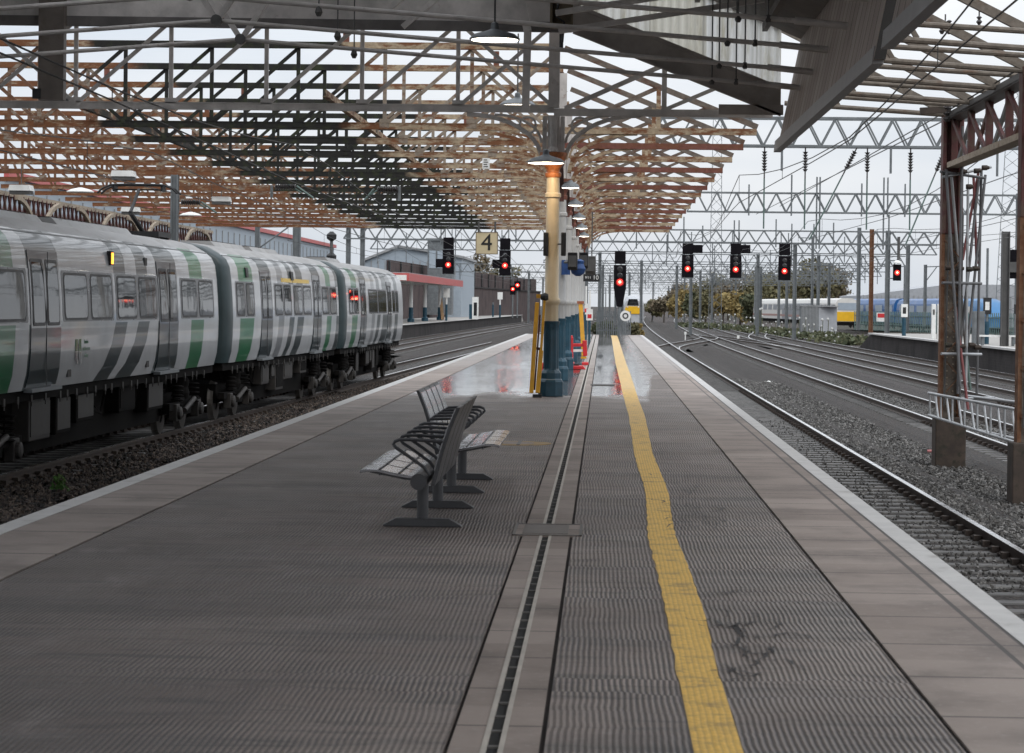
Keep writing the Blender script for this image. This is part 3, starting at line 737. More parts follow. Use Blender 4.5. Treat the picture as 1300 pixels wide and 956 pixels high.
# ------------------------------------------------------------------ near roof and its end screen
YE = 43.1
def band(poly, y0, y1, name, mat, t): return MB().prism(poly, y0, y1).build(name, mat, t)
t = thing('roof_end_screen', (CX, YE, 5), 'dark boarded end screen of the near roof with pale corrugated sheet above its sloping board', 'roof screen')
band([(-19.2, 6.72), (-.62, 6.62), (-.62, 8.4), (-19.2, 8.4)], YE, YE + .08, 'boarding', M['truss_grey'], t)
band([(-19.2, 6.60), (-.62, 6.50), (-.62, 6.68), (-19.2, 6.78)], YE - .06, YE + .02, 'lower_beam', M['under_dark'], t)
band([(-.6, 6.53), (3.1, 5.08), (3.1, 5.52), (-.6, 6.98)], YE - .03, YE + .05, 'barge_board', M['barge'], t)
MB().bar((-.6, YE - .05, 6.99), (3.1, YE - .05, 5.53), .1, .06).bar((-.6, YE - .06, 6.5), (3.1, YE - .06, 5.06), .12, .04).build('board_edge', M['barge'], t)
MB().box(2.0, 3.14, YE - .12, YE - .05, 5.06, 5.24).build('end_beam', M['barge'], t)
def _corr():
    n = NT('pale_corrugated_sheet'); x, y, z = n.xyz()
    s = n.math('SINE', n.math('MULTIPLY', x, 2 * PI / .146)); n.bump(s, .8, .03)
    pan = n.math('FRACT', n.math('DIVIDE', n.math('ADD', x, .2), .95)); e = n.math('LESS_THAN', pan, .035)
    cell = n.math('FLOOR', n.math('DIVIDE', n.math('ADD', x, .2), .95)); wn = n.n.new('ShaderNodeTexWhiteNoise'); wn.noise_dimensions = '1D'; n.t.links.new(cell, wn.inputs['W'])
    c = n.mix(wn.outputs['Value'], (.8, .77, .66), (.88, .885, .87))
    c = n.mix(n.ramp(n.noise(3, 6, .65, stretch=(2.5, 1, .35)), .45, .75), c, (.56, .53, .43))
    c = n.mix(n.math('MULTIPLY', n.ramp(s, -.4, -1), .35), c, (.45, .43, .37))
    c = n.mix(n.math('MULTIPLY', e, .5), c, (.3, .28, .24))
    m = n.out(c, .55)
    tr = n.n.new('ShaderNodeBsdfTranslucent'); n.set(tr.inputs[0], c)
    mixs = n.n.new('ShaderNodeMixShader'); mixs.inputs[0].default_value = .82
    o = n.n['Material Output']; n.t.links.new(n.b.outputs[0], mixs.inputs[1]); n.t.links.new(tr.outputs[0], mixs.inputs[2]); n.t.links.new(mixs.outputs[0], o.inputs[0])
    return m
M['corr'] = _corr()
m = MB(); vs = []; N = 400
for i in range(N + 1):
    x = -.6 + 3.7 * i / N; dy = .018 * math.sin(2 * PI * x / .146)
    zb = 6.98 - (x + .6) / 3.7 * 1.46 - .05; zt = 7.14 - .42 * (x - 1.74) + .03
    vs += [(x, YE + .03 + dy, zb), (x, YE + .03 + dy, zt)]
m.add(vs, [(2 * i, 2 * i + 2, 2 * i + 3, 2 * i + 1) for i in range(N)]); m.build('corrugated_sheet', M['corr'], t)
# roof over the near part of the platform
rz = lambda x: 7.14 - .42 * (x - 1.74)
t = thing('near_roof', (CX, 0, rz(CX)), 'dark underside of the covered roof above the near platform', 'roof')
M['added_rooflight'] = M['corr'].copy(); M['added_rooflight'].name = 'added_rooflight_sheet'
for q in M['added_rooflight'].node_tree.nodes:
    if q.type == 'BSDF_TRANSLUCENT':
        for l in list(q.inputs[0].links): M['added_rooflight'].node_tree.links.remove(l)
        q.inputs[0].default_value = (.86, .86, .87, 1)
MB().prism([(CX - .01, 8.3), (CX, 8.3), (3.62, rz(3.62)), (3.62, rz(3.62) + .12), (CX, 8.45), (CX - .01, 8.45)], -12, YE + .1).build('roof_sheeting', M['under_dark'], t)
for (a, b, lit) in ((-19.2, -16, 0), (-16, -13.2, 0), (-13.2, -9.5, 0), (-9.5, -6.3, 1), (-6.3, -3.9, 0), (-3.9, -1.9, 1), (-1.9, CX, 0)):
    if lit: MB().box(a + .02, b - .02, -12, YE + .1, 8.36, 8.37).build('added_rooflight', M['added_rooflight'], t)  # translucent strips added to let more sky light onto the near platform
    else: MB().box(a, b, -12, YE + .1, 8.3, 8.45).build('roof_sheeting', M['under_dark'], t)
m = MB()
for x in (.4, 1.6, 2.8): m.bar((x, -12, rz(x) - .08), (x, YE, rz(x) - .08), .09, .14)
m.build('purlin', M['under_dark'], t)
def valance(y0, y1, z0, label):
    t = thing('roof_valance', (3.05, y0, z0), label, 'valance', 'plank valances hanging along the near roof edge')
    xt = 3.05 + (6.5 - z0) * .2; q = [(3.05, z0), (3.09, z0), (xt + .04, 6.5), (xt, 6.5)]
    MB().prism(q, y0, y1).build('planks', M['plank'], t)
    MB().prism([(2.99, z0 - .04), (3.12, z0 - .04), (3.14, z0 + .16), (3.01, z0 + .16)], y0, y1 + .02).build('bottom_rail', M['valrail'], t)
    MB().prism([(3.0, z0), (3.13, z0), (xt + .07, 6.5), (xt - .06, 6.5)], y0 - .08, y0 - .002).build('end_board', M['plank'], t)
valance(27.4, YE + .05, 4.45, 'long grey plank valance ending above the track in a sharp far corner')
valance(9, 26.5, 4.52, 'nearer grey plank valance at the top edge, beyond a bright gap')
# tie rods and struts below the near roof
TIES = [(40.2, .0), (37.7, .02), (35.2, .1), (32.4, .12), (29.8, .16)]
names = ['farthest', 'second farthest', 'middle', 'second nearest', 'nearest']
for (y, dz), nm in zip(TIES, names):
    t = thing('tie_rod_frame', (CX, y, Z(3.65)), '%s grey tie rod frame with hangers under the near roof' % nm, 'tie rods', 'tie rods under the near roof')
    pk = (-6.1, y, Z(4.37) + dz)
    MB().tube((-16.5, y, Z(3.55) + dz), pk, .035, 8).build('tie_rod', M['truss_grey'], t)
    MB().tube(pk, (2.6, y, Z(3.7) + dz), .035, 8).tube((2.5, y, Z(3.71) + dz), (3.2, y, Z(3.64) + dz), .05, 8).build('tie_rod', M['truss_grey'], t)
    for x in (1.75, 2.15): MB().tube((x, y, Z(3.74) + dz), (x, y, rz(x) - .02), .012, 6).lathe([(.03, 0), (.05, .04), (.03, .1)], (x, y, Z(3.68) + dz), 8).build('hanger', M['dark_iron'], t)
    MB().tube((-4.2, y, Z(4.2) + dz), (-4.2, y, 8.3), .012, 6).lathe([(.03, -.1), (.06, -.04), (.03, .06)], (-4.2, y, Z(4.17) + dz), 8).build('hanger', M['dark_iron'], t)
    if y > 34:
        MB().bar((-.8, y + .05, Z(4.55)), (2.6, y + .05, rz(2.6) - .03), .07, .09).build('strut', M['truss_grey'], t)
        MB().bar((-6.1, y + .05, pk[2]), (-4.6, y + .05, 8.3), .06, .09).bar((-6.1, y + .05, pk[2]), (-7.6, y + .05, 8.3), .06, .09).build('strut', M['truss_grey'], t)
        MB().bar((-3.4, y + .05, Z(4.6)), (-1.0, y + .05, 8.3), .06, .09).build('strut', M['truss_grey'], t)
        MB().lathe([(.09, -.05), (.09, .05)], (-6.1, y - .03, pk[2]), 10, axis='y').build('node_plate', M['dark_iron'], t)
# brown hanging box and duct near the first column
a = at(52, 27, 43.0); b = at(83, 128, 43.0)
t = thing('hanging_post', (a.x, 43.0, b.z), 'wide brown timber post hanging in the nearest truss at upper left', 'timber post')
MB().box(a.x, b.x, 42.82, 43.05, b.z, 7.1).build('post_board', paint('brown_post_paint', (.12, .1, .085), .6, .2, 3, (.09, .07, .05), 4), t)
MB().box(a.x - .1, a.x + .05, 42.8, 42.86, b.z + .02, b.z + .2).build('clamp', M['black'], t)
a = at(667, 140, 42.3)
t = thing('cable_duct', (a.x, 42.3, a.z), 'grey square cable duct hanging beside the nearest column head', 'cable duct')
MB().bar(at(667, 142, 42.3), at(670, 40, 42.3), .13, .13, up=(0, 1, 0)).bar(at(670, 40, 42.3), at(655, -30, 42.3), .14, .14, up=(0, 1, 0)).build('duct', M['truss_grey'], t)
a = at(713, 18, 41.9)
t = thing('junction_box', (a.x, 41.9, a.z), 'brown open junction box above the nearest column', 'junction box')
m = MB(); s = .2
m.box(a.x - s, a.x + s, 41.75, 42.1, a.z - .24, a.z - .2).box(a.x - s, a.x - s + .04, 41.75, 42.1, a.z - .2, a.z + .3).box(a.x + s - .04, a.x + s, 41.75, 42.1, a.z - .2, a.z + .3).box(a.x - s, a.x + s, 42.06, 42.1, a.z - .2, a.z + .3)
m.build('box_body', paint('brown_box', (.13, .1, .06), .6), t)
MB().path([(a.x - .05, 41.8, a.z + .2), (a.x - .1, 41.78, a.z - .05), (a.x + .05, 41.78, a.z - .15), (a.x + .02, 41.8, a.z - .5)], .02, 6).tube((a.x, 41.9, a.z - .22), (a.x, 41.9, a.z - .6), .035).build('cable', M['black'], t)

# ------------------------------------------------------------------ right hand structure between the tracks
RX = 6.42; RY = [45.0, 36.6, 28.2]
def rusty_column(y, label):
    t = thing('rusty_column', (RX, y, GZ), label, 'column', 'rusty columns between the tracks')
    MB().box(RX - .28, RX + .28, y - .26, y + .26, GZ - .1, GZ + .98).build('timber_base', M['wood'], t, bevel=.02)
    m = MB().box(RX - .2, RX - .14, y - .14, y + .14, GZ + .9, 3.05).box(RX + .12, RX + .18, y - .14, y + .14, GZ + .9, 3.05)
    m.build('flange', M['rust_or'], t)
    MB().box(RX - .15, RX + .13, y - .03, y + .03, GZ + .9, 3.06).build('web', M['drab'], t)
    for k in range(9):
        z0 = GZ + 1.0 + k * .36; s_ = 1 if k % 2 else -1
        MB().bar((RX - .16 * s_, y - .15, z0), (RX + .15 * s_, y - .15, z0 + .36), .012, .055, up=(0, 1, 0)).build('lacing_bar', M['rust_or'], t)
    MB().tube((RX + .16, y - .2, GZ + 1), (RX + .17, y - .2, 3.4), .02, 8).tube((RX - .12, y - .19, GZ + 1.2), (RX - .08, y - .2, 3.2), .016, 8).build('conduit', M['dark_iron'], t)
    m = MB()
    for k in range(24):
        z = GZ + 1.2 + k * .125
        for x in (RX - .06, RX + .05): m.lathe([(.018, -.015), (.012, -.03)], (x, y - .028, z), 6, axis='y')
    m.build('rivets', M['creamd'], t)
    MB().box(RX - .2, RX - .13, y - .16, y + .16, 3.05, 5.3).box(RX + .09, RX + .18, y - .16, y + .16, 3.05, 5.3).box(RX - .14, RX + .1, y - .05, y + .05, 3.05, 5.3).build('red_head', M['maroon'], t, bevel=.01)
    return t
rusty_column(RY[0], 'rusty red-topped column wrapped in scaffold tubes between the tracks')
rusty_column(RY[1], 'rusty column at the right picture edge, nearer to the camera')
zb, zt = Z(2.66), Z(3.55)
for i in (0, 1):
    y1, y0 = RY[i] - .2, RY[i + 1] + .2
    t = thing('lattice_girder', (RX, y0, zb), 'red lattice girder between the rusty columns, %s span' % ('far' if i == 0 else 'near'), 'girder', 'red lattice girders over the rusty columns')
    MB().bar((RX, y0 - .3, zb), (RX, y1 + .3, zb), .26, .1).build('bottom_chord', M['creamd'], t)
    MB().bar((RX, y0 - .3, zt), (RX, y1 + .3, zt), .3, .13).build('top_chord', M['dark_iron'], t)
    n = 4
    for k in range(n):
        a = y0 + (y1 - y0) * k / n; b = y0 + (y1 - y0) * (k + 1) / n
        MB().bar((RX - .05, a, zb), (RX - .05, b, zt), .05, .1).build('diagonal', M['maroon'], t)
        MB().bar((RX + .05, b, zb), (RX + .05, a, zt), .05, .1).build('diagonal', M['galv_d'] if k % 2 else M['maroon'], t)
        MB().box(RX - .06, RX + .06, b - .06, b + .06, zb + .05, zt - .06).build('vertical', M['maroon'], t)
for i, y in enumerate((44.9, 42.1, 39.3, 36.5, 33.7)):
    t = thing('track_roof_frame', (RX, y, Z(3.6)), 'bare rafter frame over the right track, %s from the far end' % ORD[i], 'roof frame', 'bare rafter frames over the right track')
    MB().bar((RX - .1, y, Z(3.62)), (2.2, y, Z(3.62) + 2.05), .09, .13).build('rafter', M['drab'], t)
    MB().bar((RX + .1, y, Z(3.62)), (10.5, y, Z(3.62) + 2.0), .09, .13).build('rafter', M['drab'], t)
    MB().tube((3.3, y, Z(3.78)), (RX, y, Z(3.58)), .045, 8).tube((3.3, y - 1.3, Z(3.84)), (RX, y - 1.3, Z(3.66)), .04, 8).build('tie_rod', M['drab'], t)
    MB().bar((4.3, y + .04, Z(3.75)), (3.6, y + .04, Z(4.9)), .06, .07).build('strut', M['drab'], t)
a = at(1203, 137, 44.5)
t = thing('roof_insulator', tuple(a), 'dark insulator cluster clamped on the corner of the red lattice girder', 'insulator')
MB().lathe([(.04, -.25), (.09, -.2), (.04, -.15), (.09, -.1), (.04, -.05), (.09, 0), (.04, .05), (.09, .1), (.04, .15)], tuple(a), 10).build('insulator_body', M['insul'], t)
MB().bar(at(1168, 141, 44.5), at(1207, 139, 44.5), .1, .12).build('bracket', M['wood'], t)
a = at(1200, 36, 38.0); b = at(1243, 31, 38.0)
for p, lab in ((a, 'pair of dark insulators on a tie rod over the right track'), (b, 'single small dark insulator on a tie rod, rightmost over the track')):
    t = thing('roof_insulator', tuple(p), lab, 'insulator')
    m = MB()
    for dx in ((-.05, .06) if p is a else (0,)): m.lathe([(.02, .13), (.045, .11), (.02, .08), (.05, .04), (.02, .0), (.05, -.04), (.02, -.09)], (p.x + dx, p.y, p.z), 10)
    m.build('insulator_body', M['insul'], t); MB().tube((p.x, p.y, p.z + .12), (p.x, p.y, p.z + .22), .012).build('pin', M['dark_iron'], t)

# scaffolding round the far rusty column
y = RY[0]
t = thing('scaffolding', (RX, y, GZ), 'scaffold poles and couplers clamped around the rusty red-topped column', 'scaffolding')
def pole(p0, p1, Y0, Y1, mat, r=.027): MB().tube(at(*p0, Y0), at(*p1, Y1), r, 10).build('scaffold_pole', mat, t)
pole((1201, 215), (1219, 490), 44.4, 44.4, M['scaf_d']); pole((1222, 160), (1216, 500), 44.5, 44.5, M['scaf_d'])
pole((1229, 235), (1226, 520), 44.8, 44.8, M['scaf']); pole((1246, 215), (1240, 500), 45.2, 45.2, M['scaf_d'])
pole((1242, 220), (1222, 330), 45.3, 45.1, M['scaf_red']); pole((1213, 390), (1229, 520), 44.6, 44.5, M['scaf_red'])
pole((1243, 225), (1218, 450), 45.2, 44.8, M['scaf_d']); pole((1217, 360), (1232, 495), 45.4, 45.2, M['green_rod'])
pole((1208, 225), (1226, 440), 44.7, 45.1, M['scaf']); pole((1251, 222), (1228, 440), 45.1, 44.9, M['scaf_d']); pole((1236, 225), (1240, 335), 45.2, 45.2, M['scaf_red'])
pole((1196, 359), (1246, 360), 44.5, 44.9, M['scaf_d']); pole((1195, 449), (1246, 450), 44.5, 44.9, M['scaf'])
pole((1196, 225), (1258, 212), 44.5, 44.9, M['scaf']); pole((1194, 218), (1250, 226), 44.4, 45, M['scaf_d'])
for (px, py) in ((1203, 340), (1218, 341), (1230, 342), (1238, 341), (1203, 438), (1220, 440), (1233, 438), (1240, 441), (1200, 220), (1222, 218), (1240, 217), (1250, 213), (1230, 237)):
    p = at(px, py, 44.6); m = MB().cbox(p, (.1, .1, .09)); m.lathe([(.035, -.06), (.035, .06)], (p.x + .02, p.y - .04, p.z), 8, axis='x'); m.build('coupler', M['wood'], t, bevel=.01)
pa, pb = at(1179, 499, 44.9), at(1179, 527, 44.9); qa, qb = at(1302, 522, 37.4), at(1302, 566, 37.4)
t = thing('ladder_beam', tuple(pb), 'silver scaffold ladder beam tied between the two rusty columns', 'scaffold beam')
MB().tube(pa, qa + (qa - pa) * .05, .026, 10).build('top_tube', M['scaf'], t); MB().tube(pb, qb + (qb - pb) * .05, .026, 10).build('bottom_tube', M['scaf'], t)
N = 15
for k in range(N):
    u = (k + .2) / N; v = (k + (.75 if k % 2 else .2)) / N
    MB().tube(pa.lerp(qa, u), pb.lerp(qb, v), .019, 8).build('rung', M['scaf'], t)
pa2, qa2 = at(1215, 500, 45.6), at(1300, 520, 40)
t = thing('scaffold_tube', tuple(pa2), 'horizontal scaffold tubes behind the silver ladder beam', 'scaffold tubes')
MB().tube(at(1190, 508, 45.6), at(1262, 505, 45.4), .03, 10).tube(at(1228, 503, 45.7), at(1300, 512, 44), .03, 10).tube(at(1236, 545, 44.5), at(1300, 560, 39.5), .028, 10).build('tubes', M['scaf'], t)
# ------------------------------------------------------------------ train
M['t_white'] = paint('silver_white_train_paint', (.48, .49, .5), .3, .08, 1.5, (.36, .35, .34), 2.5, (.6, .85), coat=.45, rv=.06)
M['t_green'] = paint('bright_green_train_stripe', (.006, .14, .05), .3, .1, 2, coat=.45, rv=.06)
M['t_dark'] = paint('dark_teal_grey_train_stripe', (.02, .034, .038), .3, .1, 2, coat=.45, rv=.06)
M['t_mid'] = paint('mid_grey_train_stripe', (.2, .21, .22), .3, .1, 2, coat=.45, rv=.06)
M['t_teal'] = paint('dark_teal_train_end', (.03, .048, .052), .35, .15, 2)
M['t_door'] = paint('grey_train_door', (.075, .078, .083), .3, .1, 2, coat=.45, rv=.06)
M['t_roof'] = paint('grey_train_roof', (.3, .295, .29), .42, .18, 1.2, (.2, .185, .17), 2, (.5, .75))
M['t_frame'] = paint('smoked_window_surround', (.1, .102, .108), .3, .1, 2)
M['t_yellow'] = paint('yellow_train_band', (.65, .42, .03), .3, .1)
M['under'] = paint('grimy_underframe', (.009, .008, .0075), .85, .35, 5, spec=.08)
M['under_l'] = paint('dusty_grey_equipment_case', (.032, .028, .025), .65, .25, 4, (.03, .026, .023), 5, (.5, .75))
M['wheel'] = paint('worn_wheel_steel', (.12, .11, .1), .45, .15, metal=.6)
M['amber'] = emit('amber_door_light_lit', (1, .3, .02), 4)
def _glass():

    n = NT('dark_train_window'); n.b.inputs['Coat Weight'].default_value = 0
    n.bump(n.noise(1.1, 2, .5), .045, .05)
    return n.out(n.mix(n.ramp(n.noise(2.5, 3, stretch=(1, 1, .4)), .42, .58), (.005, .006, .007), (.02, .021, .023)), .03, 0, .5)
M['glass'] = _glass(); M['glass'].node_tree.nodes['Principled BSDF'].inputs['IOR'].default_value = 1.32
ZR = RAILZ; Zs, Zw, Zt, Zc = .30, 1.27, 2.10, 2.57
def SEC(f=1.0):
    """cross section (u, z): u = 0 at the widest side, negative inward; f squeezes toward the centre"""
    p = [(-.1, Zs), (-.035, .55), (-.008, .9), (0, Zw), (-.02, 1.7), (-.05, Zt), (-.09, 2.4), (-.17, Zc), (-.33, 2.70), (-.58, 2.84), (-1.0, 2.93), (-1.4, 2.95)]
    c = -1.4
    p = [(c + (a - c) * f, b) for a, b in p]
    return p + [(2 * c - a, b) for a, b in p[-2::-1]]
def train_car(P0, P1, label, first, spec):
    d = Vector((P1[0] - P0[0], P1[1] - P0[1], 0)); L = d.length; rz = -math.atan2(d.x, d.y)
    t = thing('train_carriage', (P0[0], P0[1], 0), label, 'train carriage', 'carriages of the green and white striped train', rz)
    ca, sa = math.cos(rz), math.sin(rz); inv = Matrix.Rotation(-rz, 3, 'Z'); O = Vector((P0[0], P0[1], 0))
    def S(px, py=430):          # distance along the car of a photograph column, on the side plane
        a = inv @ (Vector((0, 0, CAMZ)) - O); r = inv @ ray(px, py); return (a + r * (-a.x / r.x)).y
    # body: columns of faces between stripe boundaries; last entry of each boundary is the shift at the sill
    E = .45
    sec = SEC(); ns = len(sec)
    bounds = sorted(spec['stripes'](S, L))       # (s_top, s_bottom, material of the column that starts here)
    m = MB(); cols = [(E, E, 0)] + [b for b in bounds if E < b[0] < L - E] + [(L - E, L - E, 0)]
    def shift(b, z):
        if z >= Zw: return b[0]
        k = min(1, (Zw - z) / (Zw - Zs)); return b[0] + (b[1] - b[0]) * k ** 1.6
    V = []
    for b in cols:
        for (u, z) in sec: V.append((u, min(max(shift(b, z), E), L - E), z))
    Fc = []; MI = []
    for k in range(len(cols) - 1):
        for i in range(ns - 1):
            Fc.append((k * ns + i, k * ns + i + 1, (k + 1) * ns + i + 1, (k + 1) * ns + i))
            z = (sec[i][1] + sec[i + 1][1]) / 2; top = i >= 8 and i < ns - 9
            mi = 4 if top else cols[k][2]
            if not top and Zw - .01 < z < Zt + .05: mi = 0 if cols[k][2] in (1, 2) else cols[k][2]
            if i >= ns // 2 and not top: mi = 0
            MI.append(mi)
    m.v = V; m.f = Fc; m.m = MI
    m.build('body', [M['t_white'], M['t_green'], M['t_dark'], M['t_mid'], M['t_roof'], M['t_door'], M['t_yellow']], t, smooth=True)
    for (s0, s1) in ((E, 0.06), (L - E, L - .06)):
        m = MB(); V = []
        for q in range(5):
            a = q / 4 * PI / 2; f = 1 - .13 * (1 - math.cos(a)); s = s0 + (s1 - s0) * math.sin(a)
            for (u, z) in SEC(f): V.append((u, s, z - .05 * (1 - math.cos(a)) if z > Zc else z))
        n = ns
        m.v = V; m.f = [(k * n + i, k * n + i + 1, (k + 1) * n + i + 1, (k + 1) * n + i) for k in range(4) for i in range(n - 1)] + [tuple(range(4 * n, 5 * n))]
        m.m = [0 if i % (n - 1) < n else 0 for i in range(len(m.f))]
        m.build('end_wall', M['t_teal'], t, smooth=True)
        MB().box(-2.1, -.7, min(s1, s1 - .14 if s1 < 1 else s1 + .14), max(s1, s1 - .14 if s1 < 1 else s1 + .14), .35, 2.45).build('gangway', M['black'], t)
    def uz(z):
        for (a, b) in zip(sec, sec[1:]):
            if a[1] <= z <= b[1]: return a[0] + (b[0] - a[0]) * (z - a[1]) / (b[1] - a[1])
    def panel(s0, s1, z0, z1, name, mat, off=.006, par=None, r=.06, nseg=7):
        m = MB(); V = []
        zs = [z0, z0 + r * .3, z0 + r] + [z0 + r + (z1 - z0 - 2 * r) * k / nseg for k in range(1, nseg)] + [z1 - r, z1 - r * .3, z1]
        ins = [r, r * .3, 0] + [0] * (nseg - 1) + [0, r * .3, r]
        for z, q in zip(zs, ins):
            u = uz(z)
            V += [(u + off, s0 + q, z), (u + off, s1 - q, z), (u - .02, s0 + q, z), (u - .02, s1 - q, z)]
        n = len(zs); f = []
        for k in range(n - 1):
            a = 4 * k; b = a + 4; f += [(a, a + 1, b + 1, b), (a + 2, b + 2, b + 3, a + 3), (a, b, b + 2, a + 2), (a + 1, a + 3, b + 3, b + 1)]
        f += [(0, 2, 3, 1), (4 * n - 4, 4 * n - 3, 4 * n - 1, 4 * n - 2)]
        m.add(V, f); return m.build(name, mat, par or t)
    for (a, b) in spec['windows'](S, L):
        w = panel(a, b, Zw + .03, Zt, 'window', M['t_frame'], .004)
        npn = 2 if b - a < 6 else 4; g = (b - a) / npn
        for k in range(npn): panel(a + k * g + .1, a + (k + 1) * g - .1, Zw + .05, Zt - .03, 'gasket', M['black'], .0065, w, .1); panel(a + k * g + .16, a + (k + 1) * g - .16, Zw + .09, Zt - .07, 'pane', M['glass'], .01, w, .09)
    for (a, b) in spec['doors'](S, L):
        d_ = panel(a, b, Zs + .04, 2.38, 'door', M['t_door'], .012, r=.02)
        mid = (a + b) / 2
        panel(a, b, Zs + .045, Zw - .35, 'lower_panel', M['t_dark'], .016, d_, r=.01)
        for (c0, c1) in ((a + .1, mid - .07), (mid + .07, b - .1)): panel(c0, c1, Zw - .02, 2.25, 'gasket', M['black'], .0165, d_, .05); panel(c0 + .05, c1 - .05, Zw + .03, 2.2, 'pane', M['glass'], .02, d_, .05)
        MB().box(uz(1) + .012, uz(1) + .02, mid - .012, mid + .012, Zs + .05, 2.36).build('door_seam', M['black'], d_)
        MB().box(-.1, .03, a, b, Zs - .03, Zs + .02).build('step', M['galv'], d_)
    # solebar and underframe
    MB().box(-2.6, -.17, .15, L - .15, Zs - .17, Zs + .01).build('underframe', M['under'], t)
    r = random.Random(first + 5); bog = [2.6, L - 2.6]
    s = 4.6
    while s < L - 5.6:
        w = r.uniform(.5, 1.5); h = r.uniform(.35, .7); kind = r.random()
        if kind < .62:
            c = MB().box(-2.4, -.24, s, s + w, Zs - .17 - h, Zs - .16).build('equipment_case', M['under_l'] if r.random() < .55 else M['under'], t, bevel=.02)
            m = MB().box(-.24, -.225, s + .06, s + w - .06, Zs - .1 - h, Zs - .22)
            m.build('case_cover', M['under_l'] if r.random() < .6 else M['under'], c)
        else:
            m = MB()
            for q in range(3): m.path([(-.4 - .1 * q, s + .1 * q, Zs - .17), (-.38, s + .15 * q + .1, Zs - .5), (-.4, s + w * .7, Zs - .62), (-.4, s + w, Zs - .2)], .022, 6)
            m.tube((-.6, s, Zs - .5), (-.6, s + w, Zs - .5), .12, 12)
            m.build('pipework', M['under'], t)
        s += w + r.uniform(.1, .5)
    s = 1.2
    while s < L - 1:
        MB().box(-.18, -.155, s, s + .1, Zs - .2, Zs - .09).box(-.165, -.15, s + .02, s + .05, Zs - .26, Zs - .18).build('bracket_plate', M['under_l'], t); s += r.uniform(.45, .95)
    MB().box(-2.3, -.5, 4.2, L - 4.2, -.72, Zs - .17).build('equipment_raft', M['under'], t)
    for bs in bog:
        b = MB()
        for u in (-.34, -2.46):
            b.box(u - .07, u + .07, bs - 1.7, bs + 1.7, -.52, -.38).box(u - .07, u + .07, bs - .6, bs + .6, -.65, -.3)
        b.box(-2.3, -.5, bs - 1.5, bs + 1.5, -.62, -.2)
        bo = b.build('bogie', M['under'], t)
        for q in (-1.15, 1.15):
            for u in (-.62, -2.12): MB().lathe([(.42, -.06), (.455, -.055), (.43, .0), (.42, .06), (.2, .065), (.2, .03)], (u, bs + q, ZR + .42), 28, axis='x').build('wheel', M['wheel'], bo)
            MB().box(-.36, -.2, bs + q - .16, bs + q + .16, ZR + .26, ZR + .6).lathe([(.13, 0), (.13, .08), (.07, .1)], (-.22, bs + q, ZR + .42), 14, axis='x').build('axle_box', M['under_l'], bo, bevel=.015)
            m = MB()
            for k in range(5): m.lathe([(.1, 0), (.13, .02), (.1, .04)], (-.28, bs + q + (.28 if q < 0 else -.28), -.44 + k * .09), 14)
            m.build('spring', M['under'], bo)
        MB().tube((-.2, bs - .5, -.55), (-.2, bs + .55, -.35), .05, 10).tube((-.2, bs + .1, -.45), (-.2, bs + .58, -.34), .035, 10).build('damper', M['under_l'], bo)
        m = MB().lathe([(.22, 0), (.25, .12), (.22, .24), (.25, .36), (.2, .44)], (-.45, bs, -.34), 18); m.build('air_spring', M['under'], bo)
    # roof fittings
    for (a, b) in spec.get('wells', []):
        MB().prism([(-1.75, 2.9), (-.9, 2.9), (-1.02, 3.03), (-1.7, 3.04)], a, b).build('roof_case', M['t_roof'], t)
        m = MB(); k = a + .2
        while k < b - .6: m.box(-1.62, -1.1, k, k + .45, 3.03, 3.055); k += .6
        m.build('roof_grille', M['black'], t)
    MB().path([(-.27, E, 2.66), (-.27, L - E, 2.66)], .012, 4).build('gutter', M['t_mid'], t)
    return t, S, L, panel, uz
C1 = ((-8.46, 31.5), (-8.14, 51.4)); C2 = ((-8.12, 52.3), (-7.6, 69.9)); C3 = ((-7.57, 70.8), (-7.28, 88.3))
W_, G_, D_, M_, R_, O_, Y_ = 0, 1, 2, 3, 4, 5, 6
def st1(S, L):
    o = []
    for a, b, c in ((-60, -62, W_), (-22, -30, G_), (20, 18, W_), (37, 36, D_), (77, 72, W_), (147, 125, D_), (162, 143, W_), (176, 152, D_), (190, 172, W_), (201, 198, D_), (227, 222, W_), (243, 241, G_), (259, 256, W_)): o.append((S(a), S(b, 480), c))
    o += [(.6, .6, D_)]
    return o
car1 = train_car(*C1, 'nearest striped train carriage, raised pantograph and green logo, cut by the left picture edge', 1, dict(
    stripes=st1, windows=lambda S, L: [(S(-60), S(36)), (S(80), S(145)), (S(148), S(201)), (S(230), S(272))],
    doors=lambda S, L: [(S(39), S(77)), (S(202), S(226))], wells=[(4, 8), (9, 15)]))
def st2(S, L):
    o = []
    for a, b, c in ((305, 304, G_), (323, 318, W_), (332, 330, D_), (346, 343, W_), (354, 350, M_), (361, 357, W_), (368, 362, D_), (374, 367, W_), (378, 372, D_), (386, 380, W_), (398, 396, D_), (408, 405, W_), (415, 413, G_), (421, 418, W_), (427, 425, D_), (431, 430, W_)): o.append((S(a), S(b, 455), c))
    return o
car2 = train_car(*C2, 'middle striped train carriage with a yellow band over its windows', 2, dict(
    stripes=st2, windows=lambda S, L: [(S(300), S(324)), (S(349), S(371)), (S(373), S(396)), (S(409), S(428))],
    doors=lambda S, L: [(S(332), S(346)), (S(398), S(408))], wells=[(3, 7), (8, 12)]))
def st3(S, L):
    o = []
    for a, b, c in ((447, 446, G_), (454, 451, W_), (458, 457, D_), (466, 464, W_), (472, 470, M_), (476, 473, W_), (479, 476, D_), (483, 479, W_), (486, 483, D_), (492, 490, M_), (497, 495, W_), (501, 500, D_), (505, 504, W_)): o.append((S(a), S(b, 440), c))
    return o
